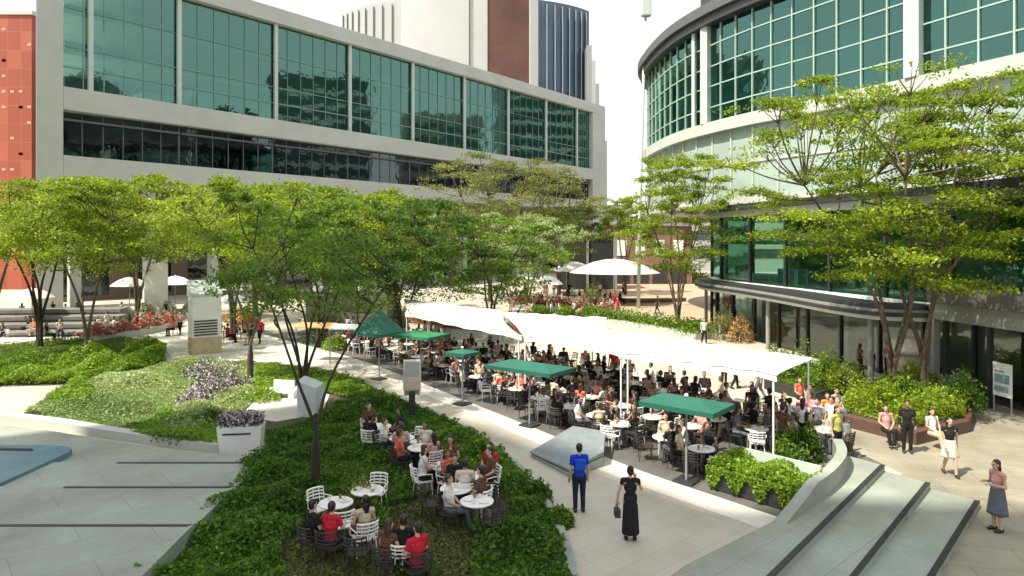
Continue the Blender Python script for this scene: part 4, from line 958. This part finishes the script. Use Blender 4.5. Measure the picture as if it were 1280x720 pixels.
# ------------------------------------------------------------------ people
def remesh(mb, vox, smooth=3):
    me = mb.mesh('tmp', M_dark); o = bpy.data.objects.new('tmp', me); COL.objects.link(o)
    m = o.modifiers.new('r', 'REMESH'); m.mode = 'VOXEL'; m.voxel_size = vox; m.use_smooth_shade = True
    s = o.modifiers.new('s', 'SMOOTH'); s.factor = .5; s.iterations = smooth
    dg = bpy.context.evaluated_depsgraph_get(); out = bpy.data.meshes.new_from_object(o.evaluated_get(dg))
    bpy.data.objects.remove(o); bpy.data.meshes.remove(me)
    out.materials.clear(); return out
V = Vector
def pose(kind):
    J = {}
    if kind == 'sit':
        J = dict(pel=V((0, 0, .55)), chest=V((0, .03, .86)), neck=V((0, .05, 1.08)), head=V((0, .08, 1.24)))
        for s, n in ((-1, 'L'), (1, 'R')):
            J.update({'sh' + n: V((s * .17, .03, 1.02)), 'el' + n: V((s * .23, .10, .80)), 'wr' + n: V((s * .15, .33, .78)), 'hi' + n: V((s * .09, 0, .53)), 'kn' + n: V((s * .12, .42, .52)), 'an' + n: V((s * .12, .40, .08)), 'toe' + n: V((s * .13, .54, .035))})
    elif kind == 'sit2':
        J = dict(pel=V((0, 0, .55)), chest=V((0, -.05, .86)), neck=V((0, -.05, 1.08)), head=V((.02, -.02, 1.24)))
        for s, n in ((-1, 'L'), (1, 'R')):
            J.update({'sh' + n: V((s * .17, -.05, 1.02)), 'el' + n: V((s * .24, .0, .78)), 'wr' + n: V((s * .10, .20, .64)), 'hi' + n: V((s * .09, 0, .53)), 'kn' + n: V((s * .10, .42, .54)), 'an' + n: V((s * .06, .52, .09)), 'toe' + n: V((s * .07, .66, .04))})
    else:
        J = dict(pel=V((0, 0, .93)), chest=V((0, 0, 1.24)), neck=V((0, 0, 1.46)), head=V((0, .02, 1.61)))
        for s, n in ((-1, 'L'), (1, 'R')):
            J.update({'sh' + n: V((s * .17, 0, 1.39)), 'el' + n: V((s * .225, -.03, 1.12)), 'wr' + n: V((s * .235, .06, .88)), 'hi' + n: V((s * .09, 0, .91)), 'kn' + n: V((s * .095, .02, .50)), 'an' + n: V((s * .10, 0, .085)), 'toe' + n: V((s * .11, .14, .035))})
        if kind == 'walk':
            J.update(knL=V((-.09, .16, .53)), anL=V((-.09, .22, .09)), toeL=V((-.09, .36, .05)), knR=V((.09, .0, .50)), anR=V((.09, -.22, .13)), toeR=V((.09, -.10, .035)),
                     elL=V((-.235, -.10, 1.13)), wrL=V((-.23, -.08, .89)), elR=V((.235, .02, 1.13)), wrR=V((.22, .20, .92)))
        if kind == 'hold':    # forearms raised holding something in front
            J.update(elL=V((-.24, .0, 1.12)), wrL=V((-.13, .22, 1.16)), elR=V((.24, .0, 1.12)), wrR=V((.13, .22, 1.18)), head=V((0, .05, 1.60)))
        if kind == 'phone':   # one hand up to the face, one down with a bag
            J.update(elR=V((.26, .06, 1.17)), wrR=V((.13, .12, 1.42)), elL=V((-.27, -.02, 1.12)), wrL=V((-.30, .05, .88)))
    return J
def fingers(b, J, n):
    s = -1 if n == 'L' else 1; w_, e = J['wr' + n], J['el' + n]; d = (w_ - e).normalized()
    side = d.cross(V((0, 0, 1)) if abs(d.z) < .8 else V((0, 1, 0))).normalized(); nm = side.cross(d).normalized()
    for i, L in enumerate((.062, .075, .08, .07)):
        p0 = w_ + d * .085 + side * (-.027 + .018 * i); p1 = p0 + d * L * .5 + nm * -.008; p2 = p1 + d * L * .42 + nm * -.028
        b.tube([p0 - d * .02, p0, p1, p2], [.0095, .0095, .0085, .0065], 6)
    th = side * (1 if s < 0 else -1); p0 = w_ + d * .03 + th * .025
    b.tube([p0, p0 + th * .028 + d * .028, p0 + th * .034 + d * .062 - nm * .01], [.012, .0105, .008], 6)
def body_mesh(J, female, vox):
    b = MB(); k = .92 if female else 1.0
    b.ball(J['pel'], .15 * (1.02 if female else 1), .105, .12); b.tube([J['pel'], (J['pel'] + J['chest']) / 2, J['chest']], [.125 * k, .11 * k, .125 * k], 12)
    b.ball(J['chest'], .15 * k, .10, .165); b.tube([J['shL'] * .96, (J['shL'] + J['shR']) / 2 + V((0, 0, .02)), J['shR'] * .96 + J['shL'] * 0], [.052, .06, .052], 10)
    b.tube([J['neck'] - V((0, 0, .10)), J['neck'], J['head'] - V((0, 0, .06))], [.07, .05 * k, .048 * k], 10)
    h = J['head']; b.ball(h + V((0, -.012, .025)), .074, .092, .088); b.ball(h + V((0, .022, -.045)), .054, .062, .07); b.ball(h + V((0, .088, -.012)), .013, .02, .026)
    b.ball(h + V((0, .078, -.062)), .022, .014, .012); b.ball(h + V((0, .074, .022)), .045, .014, .012)
    for s in (-1, 1): b.ball(h + V((s * .076, -.005, -.005)), .011, .022, .032)
    for n in 'LR':
        b.tube([J['sh' + n], J['el' + n]], [.048 * k, .038 * k], 10); b.ball(J['sh' + n], .055 * k); b.ball(J['el' + n], .040 * k)
        d = (J['wr' + n] - J['el' + n]).normalized()
        b.tube([J['el' + n], J['el' + n] * .65 + J['wr' + n] * .35, J['wr' + n]], [.038 * k, .037 * k, .026 * k], 10)
        b.tube([J['wr' + n] - d * .02, J['wr' + n] + d * .03, J['wr' + n] + d * .09], [.026, .036, .034], 8)
        b.tube([J['hi' + n], J['kn' + n]], [.085, .055], 12); b.ball(J['hi' + n], .088); b.ball(J['kn' + n], .057)
        b.tube([J['kn' + n], J['kn' + n] * .68 + J['an' + n] * .32, J['an' + n]], [.054, .056, .036], 10)
        a, t = J['an' + n], J['toe' + n]; b.tube([a + V((0, -.03, -.03)), (a + t) / 2, t], [.042, .040, .028], 8); b.ball(a, .042)
    me = remesh(b, vox); f = MB()
    for n in 'LR': fingers(f, J, n)
    nv = len(me.vertices); vs = [tuple(v.co) for v in me.vertices] + f.v; fs = [tuple(p.vertices) for p in me.polygons] + [tuple(i + nv for i in q) for q in f.f]
    out = bpy.data.meshes.new('body'); out.from_pydata(vs, [], fs); out.polygons.foreach_set('use_smooth', [True] * len(out.polygons)); bpy.data.meshes.remove(me); out.update(); return out
def top_mesh(J, female, vox, sleeve=.95, long=False):
    b = MB(); k = .95 if female else 1.04; g = .014
    b.ball(J['pel'] + V((0, 0, .03)), .158, .12, .10); b.tube([J['pel'] + V((0, 0, .0)), (J['pel'] + J['chest']) / 2, J['chest']], [.135 * k, .124 * k, .14 * k], 12)
    b.ball(J['chest'], .163 * k, .118, .165); b.tube([J['shL'] * 1, (J['shL'] + J['shR']) / 2 + V((0, 0, .012)), J['shR'] * 1], [.062, .072, .062], 10)
    for n in 'LR':
        e = J['sh' + n].lerp(J['el' + n], sleeve); b.tube([J['sh' + n], e], [.064 * k, .055 * k], 10); b.ball(J['sh' + n], .068 * k)
        if long: w2 = J['el' + n].lerp(J['wr' + n], .85); b.ball(J['el' + n], .053); b.tube([J['el' + n], w2], [.052, .038], 10)
    return remesh(b, vox, 4)
def pants_mesh(J, female, vox, ln=.95):
    b = MB(); b.ball(J['pel'] - V((0, 0, .03)), .163, .125, .115)
    for n in 'LR':
        b.tube([J['hi' + n], J['kn' + n]], [.10, .072], 12); b.ball(J['hi' + n], .10); b.ball(J['kn' + n], .072)
        e = J['kn' + n].lerp(J['an' + n], ln); b.tube([J['kn' + n], e], [.070, .056], 10)
    return remesh(b, vox, 3)
def skirt_mesh(J, z1, r0=.152, r1=.26, seed=1):
    b = MB(); p = J['pel']; z0 = p.z + .13; prof = []
    for i in range(9): t = i / 8; prof.append((r0 + (r1 - r0) * t ** .8, z0 + (z1 - z0) * t))
    seg = 28
    for r, z in prof:
        for j in range(seg):
            a = 2 * PI * j / seg; w2 = 1 + .05 * math.sin(a * 7 + seed) * (z0 - z) / (z0 - z1)
            b.v.append((p.x + r * w2 * math.cos(a), p.y + r * .84 * w2 * math.sin(a), z))
    for i in range(8):
        for j in range(seg): a0 = i * seg + j; a1 = i * seg + (j + 1) % seg; b.f.append((a0, a0 + seg, a1 + seg, a1)); b.mi.append(0)
    b.f.append(tuple(range(seg))); b.mi.append(0); b.f.append(tuple(reversed(range(8 * seg, 9 * seg)))); b.mi.append(0)
    me = b.mesh('skirt', M_dark, True); me.materials.clear(); return me
def hair_mesh(J, style, vox):
    h = J['head']; b = MB(); b.ball(h + V((0, -.028, .045)), .084, .095, .088)
    b.ball(h + V((0, -.05, -.01)), .078, .065, .085)
    if style == 'long': b.ball(h + V((0, -.07, -.10)), .085, .05, .13); b.ball(h + V((0, -.075, -.20)), .07, .035, .10)
    if style == 'bun': b.ball(h + V((0, -.10, .10)), .045)
    return remesh(b, vox, 2)
def shoe_mesh(J, n):
    b = MB(); a, t = J['an' + n], J['toe' + n]; b.tube([a + V((0, -.05, -.045)), a + V((0, 0, -.04)), (a + t) / 2 + V((0, 0, .0)), t + V((0, .03, -.0))], [.036, .05, .047, .030], 8); b.ball(a + V((0, -.02, -.02)), .05, .055, .045)
    me = b.mesh('shoe', M_dark, True); me.materials.clear(); return me
def clothm(c):
    n = 'cloth_%d_%d_%d' % tuple(int(x * 100) for x in c)
    return mat(n, c, .85, tuple(x * .8 for x in c), 9, spec=.2)
SK = [mat('skin_a', (.42, .25, .17), .55, (.38, .22, .15), 6), mat('skin_b', (.52, .34, .24), .55, (.48, .30, .21), 6), mat('skin_c', (.28, .16, .10), .55, (.25, .14, .09), 6)]
HR = [mat('black_hair', (.012, .010, .009), .45), mat('brown_hair', (.05, .028, .016), .5), mat('grey_hair', (.30, .29, .28), .6)]
M_shoe = mat('shoe_black', (.02, .02, .02), .5)
MC = {}
def figure(kind, loc, rz, skin, hair, top, bottom, hstyle='short', female=False, bottom_kind='pants', label='', group=None, vox=.013, long=False, s=1.0, shoes=None, eyes=False, cut=1.4, z1=None, r1=.26):
    key = (kind, hstyle, female, bottom_kind, long, vox, z1, r1)
    if key not in MC:
        J = pose(kind); d = [('body', body_mesh(J, female, vox))]
        d.append(('shirt', top_mesh(J, female, vox, sleeve=.35 if (female and not long) else .7, long=long)))
        d.append(('skirt', skirt_mesh(J, z1 or .45, r1=r1)) if bottom_kind == 'skirt' else ('trousers', pants_mesh(J, female, vox)))
        d.append(('hair', hair_mesh(J, hstyle, vox))); d.append(('shoe', shoe_mesh(J, 'L'))); d.append(('shoe', shoe_mesh(J, 'R')))
        for nm, me in d:
            if not me.materials: me.materials.append(M_dark)
        if eyes:
            for sx in (-1, 1): b = MB(); b.ball(J['head'] + V((sx * .030, .079, .006)), .011); m_ = b.mesh('eye', HR[0], True); d.append(('eye', m_))
        MC[key] = d
    root = empty('person', loc, rz, label, 'person', group); root.scale = (s, s, s)
    for nm, me in MC[key]:
        o = bpy.data.objects.new(nm, me); COL.objects.link(o); o.parent = root
        sl_ = o.material_slots[0]; sl_.link = 'OBJECT'
        sl_.material = {'body': skin, 'shirt': top, 'skirt': bottom, 'trousers': bottom, 'hair': hair, 'shoe': shoes or M_shoe, 'eye': HR[0]}[nm]
    return root
bk_, wh_, = clothm((.018, .018, .02)), clothm((.72, .71, .69))
BLUE = clothm((.01, .055, .50)); NAVY = clothm((.02, .025, .05)); RED = clothm((.50, .02, .04)); PINK = clothm((.62, .30, .30)); CORAL = clothm((.65, .16, .10)); BEI = clothm((.50, .42, .32)); ORG = clothm((.70, .25, .06)); GRY = clothm((.13, .14, .17)); BRN = clothm((.12, .06, .035)); CRM = clothm((.66, .60, .50))
g = G(724, 640); p = figure('stand', g, R(8), SK[1], HR[0], BLUE, NAVY, eyes=True, vox=.010, label='man in a bright blue shirt and dark trousers standing on the path', s=1.02, long=False)
k = MB(); k.box(-.13, .13, -.20, -.10, 1.10, 1.38); bp2 = k.build('backpack', clothm((.02, .09, .60)), p, bevel=.03)
g = G(788, 675); p = figure('phone', g, R(-6), SK[1], HR[0], bk_, bk_, hstyle='bun', female=True, bottom_kind='skirt', z1=.16, r1=.20, eyes=True, vox=.010, label='woman in a long black dress on the path with a bag in one hand')
hb = empty('handbag', (g.x - .30, g.y + .06, .52), 0, 'small dark handbag held by the woman in the black dress', 'bag'); part('pouch', [(-.07, .07, -.11, .11, 0, .20)], M_black, hb, .02)
b = MB(); b.tube([(0, -.08, .19), (0, -.05, .30), (0, .05, .30), (0, .08, .19)], .008, 5); b.build('strap', M_black, hb)
g = G(1247, 664); figure('hold', g, R(95), SK[1], HR[0], PINK, GRY, hstyle='long', female=True, bottom_kind='skirt', z1=.42, r1=.24, eyes=True, vox=.010, label='woman with long black hair in pink top and grey skirt beside the steps')
g = G(1187, 594); figure('walk', g, R(170), SK[1], HR[0], bk_, CRM, hstyle='long', female=True, bottom_kind='skirt', z1=.55, r1=.25, vox=.010, eyes=True, label='woman in black top and cream skirt walking past the raised bed')
g = G(1134, 566); figure('stand', g, R(160), SK[2], HR[0], bk_, bk_, vox=.010, label='person all in black standing before the raised bed', long=True)
# people on the edges of the beds
def seated(px, py, rz, top, bot, label, female=False, hs='short', kind='sit2', z=-.02, group=None, hair=0, skin=1):
    g = G(px, py); return figure(kind, V((g.x, g.y, z)), rz, SK[skin], HR[hair], top, bot, hstyle=hs, female=female, label=label, group=group)
gb = 'people resting along the raised beds'
seated(1108, 555, R(172), PINK, bk_, 'person in a pink top seated on the dark red bed edge', True, 'long', group=gb)
seated(1166, 560, R(190), wh_, BEI, 'person in white seated on the bed edge below the lime shrub', True, 'long', group=gb)
for i, (px, py, rz, tp, lb) in enumerate(((1000, 512, 200, CORAL, 'coral'), (1012, 522, 240, PINK, 'pink'), (1003, 540, 150, RED, 'red'), (1022, 545, 120, wh_, 'white'), (1035, 536, 170, ORG, 'orange'), (1046, 528, 210, BEI, 'beige'))):
    seated(px, py, R(rz), tp, (bk_, GRY)[i % 2], f'person in {lb} seated in the cluster beside the nearest awning tip', i % 2 == 0, ('long', 'short')[i % 2], group=gb)
for i, (px, py, kd, rz, tp, bt, lb) in enumerate(((767, 478, 'stand', 150, RED, bk_, 'person in vivid red standing behind the long green parasol'), (950, 500, 'walk', 60, bk_, GRY, 'person in black walking below the nearest awning tip'), (905, 480, 'stand', 200, wh_, bk_, 'person in white and black standing at the nearest awning edge'),
        (918, 486, 'walk', -80, GRY, bk_, 'person in grey walking below the nearest awning'), (962, 545, 'stand', 30, bk_, bk_, 'person in black standing among the last terrace plants'), (940, 540, 'stand', 160, bk_, GRY, 'person with dark clothes standing left of the last terrace plants'), (1040, 560, 'stand', 120, wh_, BEI, 'person in pale clothes standing behind the parapet'),
        (1046, 575, 'stand', 200, clothm((.4, .42, .12)), bk_, 'person in olive yellow beside the curved parapet'), (822, 392, 'walk', 90, bk_, bk_, 'person in black crossing the sandy plaza'), (900, 418, 'stand', 60, bk_, wh_, 'person with white trousers near the podium column'), (912, 410, 'walk', 0, wh_, GRY, 'person in white walking under the canopy tip'), (890, 400, 'stand', 0, bk_, GRY, 'person in black beyond the podium column'), (922, 425, 'stand', 90, BRN, bk_, 'person in brown beside the orange tinted shrub'),
        (880, 430, 'walk', 180, wh_, bk_, 'person in a white shirt walking towards the awnings'), (1090, 478, 'stand', 90, bk_, GRY, 'dark dressed person by the shop glass behind the bed'), (1075, 472, 'walk', 270, BRN, bk_, 'brown dressed person passing the shop glass'), (1110, 470, 'stand', 180, CORAL, bk_, 'coral dressed person between courtyard trunk and shop glass'))):
    g = G(px, py); figure(kd, g, R(rz), SK[i % 3], HR[0], tp, bt, hstyle=('short', 'long')[i % 2], female=bool(i % 2), label=lb)

# ------------------------------------------------------------------ cafe furniture
def make_chair(m, name, label):
    k = empty(name, (0, 0, 0), 0, label, 'chair')
    b = MB(); b.prism([(-.22, -.20), (-.12, -.23), (.12, -.23), (.22, -.20), (.24, .20), (-.24, .20)], .43, .46)
    b.build('seat', m, k, bevel=.008)
    b = MB(); A_ = [(-.23, -.20), (-.15, -.27), (0, -.30), (.15, -.27), (.23, -.20)]
    for z in (.60, .68, .76, .84): b.tube([(x, y - (z - .45) * .12, z) for x, y in A_], .018 if z < .8 else .024, 6)
    for x, y in A_: b.tube([(x, y + .02, .44), (x, y - .045, .84)], .012, 5)
    b.build('backrest', m, k)
    for sx in (-1, 1):
        b = MB(); b.tube([(sx * .25, -.22, .66), (sx * .28, 0, .67), (sx * .27, .17, .65), (sx * .25, .19, .46)], .015, 6); b.build('armrest', m, k)
        for sy in (-1, 1): b = MB(); b.tube([(sx * .20, sy * .17, .43), (sx * .235, sy * .21, 0)], [.017, .013], 6); b.build('leg', m, k)
    return k
def make_table(r=.40, white=True):
    k = empty('cafe_table', (0, 0, 0), 0, 'table', 'table')
    b = MB(); b.lathe([(r * .97, .715), (r, .72), (r, .742), (r * .97, .748)], seg=24); b.build('tabletop', M_wplast, k)
    b = MB(); b.lathe([(.035, .03), (.03, .4), (.035, .714)], seg=10); b.build('column', M_grey, k)
    b = MB(); b.lathe([(.24, 0), (.23, .02), (.05, .035)], seg=16); b.build('foot', M_dark, k)
    return k
M_wick = mat('dark_wicker', (.035, .028, .024), .7, (.02, .016, .014), 20)
cW = make_chair(M_wplast, 'cafe_chair', 'chair'); cD = make_chair(M_wick, 'cafe_chair', 'chair'); tb0 = make_table()
plate = MB(); plate.lathe([(.06, 0), (.11, .008), (.125, .02), (.12, .022), (.06, .006)], seg=14); plate = plate.build('plate', M_white)
cup = MB(); cup.lathe([(.025, 0), (.04, .03), (.042, .085), (.036, .085), (.03, .02)], seg=10); cup = cup.build('cup', M_white)
glas = MB(); glas.lathe([(.03, 0), (.034, .12), (.030, .12), (.026, .01)], seg=10); glas = glas.build('drinking_glass', mat('amber_drink', (.30, .13, .04), .2))
first = {}
def fresh(proto):
    if proto.name not in first: first[proto.name] = 1; CH.setdefault(proto.name, list(proto.children)); return proto
    return copy_tree(proto)
ORD = ['first', 'second', 'third', 'fourth', 'fifth', 'sixth', 'seventh', 'eighth', 'ninth', 'tenth', 'eleventh', 'twelfth', 'thirteenth', 'fourteenth', 'fifteenth', 'sixteenth', 'seventeenth', 'eighteenth', 'nineteenth', 'twentieth', 'twenty-first', 'twenty-second', 'twenty-third', 'twenty-fourth']
CLO = [(bk_, 'black'), (bk_, 'black'), (NAVY, 'navy'), (wh_, 'white'), (bk_, 'black'), (BRN, 'brown'), (GRY, 'grey'), (CORAL, 'coral'), (PINK, 'pink'), (BEI, 'beige'), (bk_, 'black'), (CRM, 'cream')]
rr = random.Random(44)
SIDE = ('near left', 'near right', 'far right', 'far left')
def table_set(x, y, phrase, nch, npe, rz, dark=.5, items=3, s=1.0, grp=('cafe tables on the terrace', 'chairs around the terrace tables', 'people seated on the terrace'), z=0):
    t = fresh(tb0); place(t, (x, y, z), 0, 'round white cafe table, ' + phrase, grp[0]); t['category'] = 'table'
    used = set()
    for i in range(nch):
        a = rz + 2 * PI * i / nch + rr.uniform(-.25, .25); d = .62
        cx, cy = x + d * math.cos(a), y + d * math.sin(a); facing = a + PI / 2
        isd = rr.random() < dark; c = fresh(cD if isd else cW)
        # side words from the true direction
        sw = ('near ' if math.sin(a) < 0 else 'far ') + ('left' if math.cos(a) < 0 else 'right'); n_ = 2
        while sw in used: sw = sw.split(',')[0] + f', {ORD[n_ - 1]} one'; n_ += 1
        used.add(sw)
        place(c, (cx, cy, z), facing, f"{'dark wicker' if isd else 'white slatted'} chair {sw} of table {phrase}", grp[1]); c['category'] = 'chair'
        if i < npe:
            m_, w_ = rr.choice(CLO); kd = rr.choice(('sit', 'sit', 'sit2')); fem = rr.random() < .5; b_ = rr.choice((bk_, NAVY, GRY, BEI))
            q = figure(kd, (cx + .02 * math.cos(a), cy + .02 * math.sin(a), z), facing, rr.choice(SK), rr.choice(HR[:2]), m_, b_, hstyle='long' if fem else 'short', female=fem, label=f"person in {w_} {sw} of table {phrase}", group=grp[2], s=rr.uniform(.95, 1.04))
    cnt = {'plate': 0, 'cup': 0, 'drinking_glass': 0}
    for i in range(items):
        a = rr.uniform(0, 6.28) + i * 2.1; d = .2; pr = (plate, cup, glas)[i % 3]
        o = pr if pr.name not in first else pr.copy()
        if pr.name in first: COL.objects.link(o)
        first[pr.name] = 1; nm = ('plate', 'cup', 'amber drink glass')[i % 3]; od = '' if i < 3 else 'second '
        place(o, (x + d * math.cos(a), y + d * math.sin(a), z + .7485), 0, f'{od}{"white " if i % 3 < 2 else ""}{nm} on table, {phrase}', 'tableware on the cafe tables'); o['category'] = ('plate', 'cup', 'glass')[i % 3]
# rows of tables along the terrace
ROWS = [('front row', 1.3, 1.62, 0), ('second row', 2.9, 1.66, .6), ('third row', 4.5, 1.7, .3), ('fourth row', 6.1, 1.8, .9), ('fifth row', 7.8, 1.95, .2)]
TFr = list(reversed(TF))   # starting at the hanging planter
posn = []
for ri, (rn, off, step, st0) in enumerate(ROWS):
    L_ = resample(offset(TFr, -off) if True else TFr, step); i0 = 0
    L_ = L_[1 if ri else 2:]
    cnt = 0
    for p in L_:
        px = 640 + F * p.x / p.y; py = 300 + F * H / p.y
        if px < 425 or px > 1035 or p.y < 18.2: continue
        if (px > 900 and py > 575) : continue
        if cnt >= (19, 18, 16, 13, 9)[ri]: break
        jx, jy = rr.uniform(-.15, .15), rr.uniform(-.15, .15)
        near = p.y < 32
        table_set(p.x + jx, p.y + jy, f'{ORD[cnt]} from planter, {rn}', (4 if ri < 2 and p.y < 30 else 3), rr.choice((2, 3, 3)) if p.y < 34 else 2, rr.uniform(0, 6.28), items=6 if ri == 0 and near else (4 if near else 2), dark=.6)
        cnt += 1
    print('row', rn, cnt)
# tables in the garden
gp = ('cafe tables in the central garden', 'chairs around the garden tables', 'people seated in the central garden')
for px, py, ph, nc, npe in ((478, 562, 'in the garden nearest the light box sign', 3, 3), (506, 578, 'in the garden just below the light box post', 3, 2), (530, 592, 'in the garden mid row', 3, 3), (560, 618, 'in the garden left of the red dressed person', 3, 2), (588, 632, 'in the garden by the path side end', 3, 3), (574, 650, 'in the garden lowest of the row', 3, 2), (600, 668, 'in the garden closest to the kerb', 3, 1)):
    g = G(px - 4, py + 2); table_set(g.x, g.y, ph, nc, npe, rr.uniform(0, 6), dark=.6, items=5, grp=gp, z=.09)
g = G(420, 672); table_set(g.x, g.y, 'in the worn grass clearing', 2, 0, 2.2, dark=.2, items=5, grp=gp, z=.09)
g = G(432, 662); table_set(g.x + .45, g.y + .35, 'pushed against another in the clearing', 1, 0, 1.2, dark=.2, items=5, grp=gp, z=.09)
gc = 'people seated in the central garden'
seated(392, 706, R(-40), bk_, bk_, 'person with dark patterned clothes seated left of the white clearing table', z=.07, group=gc)
seated(413, 712, R(-15), RED, NAVY, 'person in a red shirt seated with back to the view', z=.07, group=gc, kind='sit')
seated(455, 700, R(30), BEI, BRN, 'person in beige seated right of the white clearing table', True, 'long', z=.07, group=gc)
seated(487, 735, R(-30), BRN, bk_, 'person in brown at the bottom group of the clearing', True, 'long', z=.07, group=gc, hair=1)
seated(503, 730, R(10), bk_, bk_, 'person in black at the middle of the bottom group', z=.07, group=gc)
seated(520, 742, R(40), RED, bk_, 'person in red at the right end of the bottom group', z=.07, group=gc)
seated(612, 618, R(150), RED, bk_, 'person in red seated at the path side of the garden tables', z=.07, group=gc)
for (px, py, rz, dk, lb) in ((392, 708, -40, 1, 'dark chair under the dark patterned person'), (413, 714, -15, 1, 'dark chair under the red shirt person'), (455, 702, 30, 0, 'pale chair under the beige dressed person'), (487, 737, -30, 1, 'dark chair under the brown dressed person'), (503, 732, 10, 0, 'white chair in the middle of the bottom group'), (520, 744, 40, 1, 'dark chair under the lower red dressed person'), (612, 620, 150, 1, 'dark chair under the red dressed person by the path'), (447, 722, 0, 1, 'empty dark chair at the bottom of the clearing')):
    g = G(px, py); c = fresh(cD if dk else cW); place(c, (g.x, g.y + .02, .09), R(rz), lb, 'chairs around the garden tables'); c['category'] = 'chair'
# far seats and crowd around the plaza
i = 0
for (cx0, cx1, cy0, cy1, n, where, dsc) in ((640, 780, 366, 404, 44, 'in crowd below white parasols', 0), (0, 110, 392, 436, 14, 'on the far left seating steps', 1), (120, 230, 396, 424, 12, 'among the flower terraces', 2), (270, 330, 418, 432, 6, 'near the orange flowers by the kiosk', 3), (430, 560, 408, 440, 16, 'at the far end of the terrace', 4), (960, 1010, 545, 575, 4, 'by the last terrace plants', 5)):
    cols = {}
    cells = []
    for q in range(n):
        px = cx0 + (cx1 - cx0) * (q + .5) / n; py = rr.uniform(cy0, cy1); g = G(px, py)
        m_, w_ = rr.choice(CLO[3:] + [(RED, 'red')] + [(wh_, 'white')] if dsc in (0, 2, 3, 4) else CLO)
        kd = rr.choice(('stand', 'walk', 'sit', 'sit2')) if dsc != 1 else rr.choice(('sit', 'sit2')); fem = rr.random() < .5
        cells.append(w_); lb = f"{'seated' if kd.startswith('sit') else 'standing'} person in {w_} {where}, {ORD[q % 22] if q < 22 else ORD[q - 22]} from the {'left' if q < 22 else 'right'}"
        if q >= 22: lb = f"{'seated' if kd.startswith('sit') else 'standing'} person in {w_} {where}, {ORD[n - 1 - q]} from the right"
        g2 = V((g.x, g.y, 0))
        if kd.startswith('sit'):
            st_ = fresh(cD if rr.random() < .5 else cW); fz = rr.uniform(0, 6.28)
            place(st_, g2, fz, 'chair of ' + lb.replace('seated person', 'person'), 'chairs around the plaza edges'); st_['category'] = 'chair'
        else: fz = rr.uniform(0, 6.28)
        figure(kd, g2, fz, rr.choice(SK), HR[0], m_, rr.choice((bk_, NAVY, GRY, BEI)), hstyle='long' if fem else 'short', female=fem, label=lb, group='people in the far crowd')
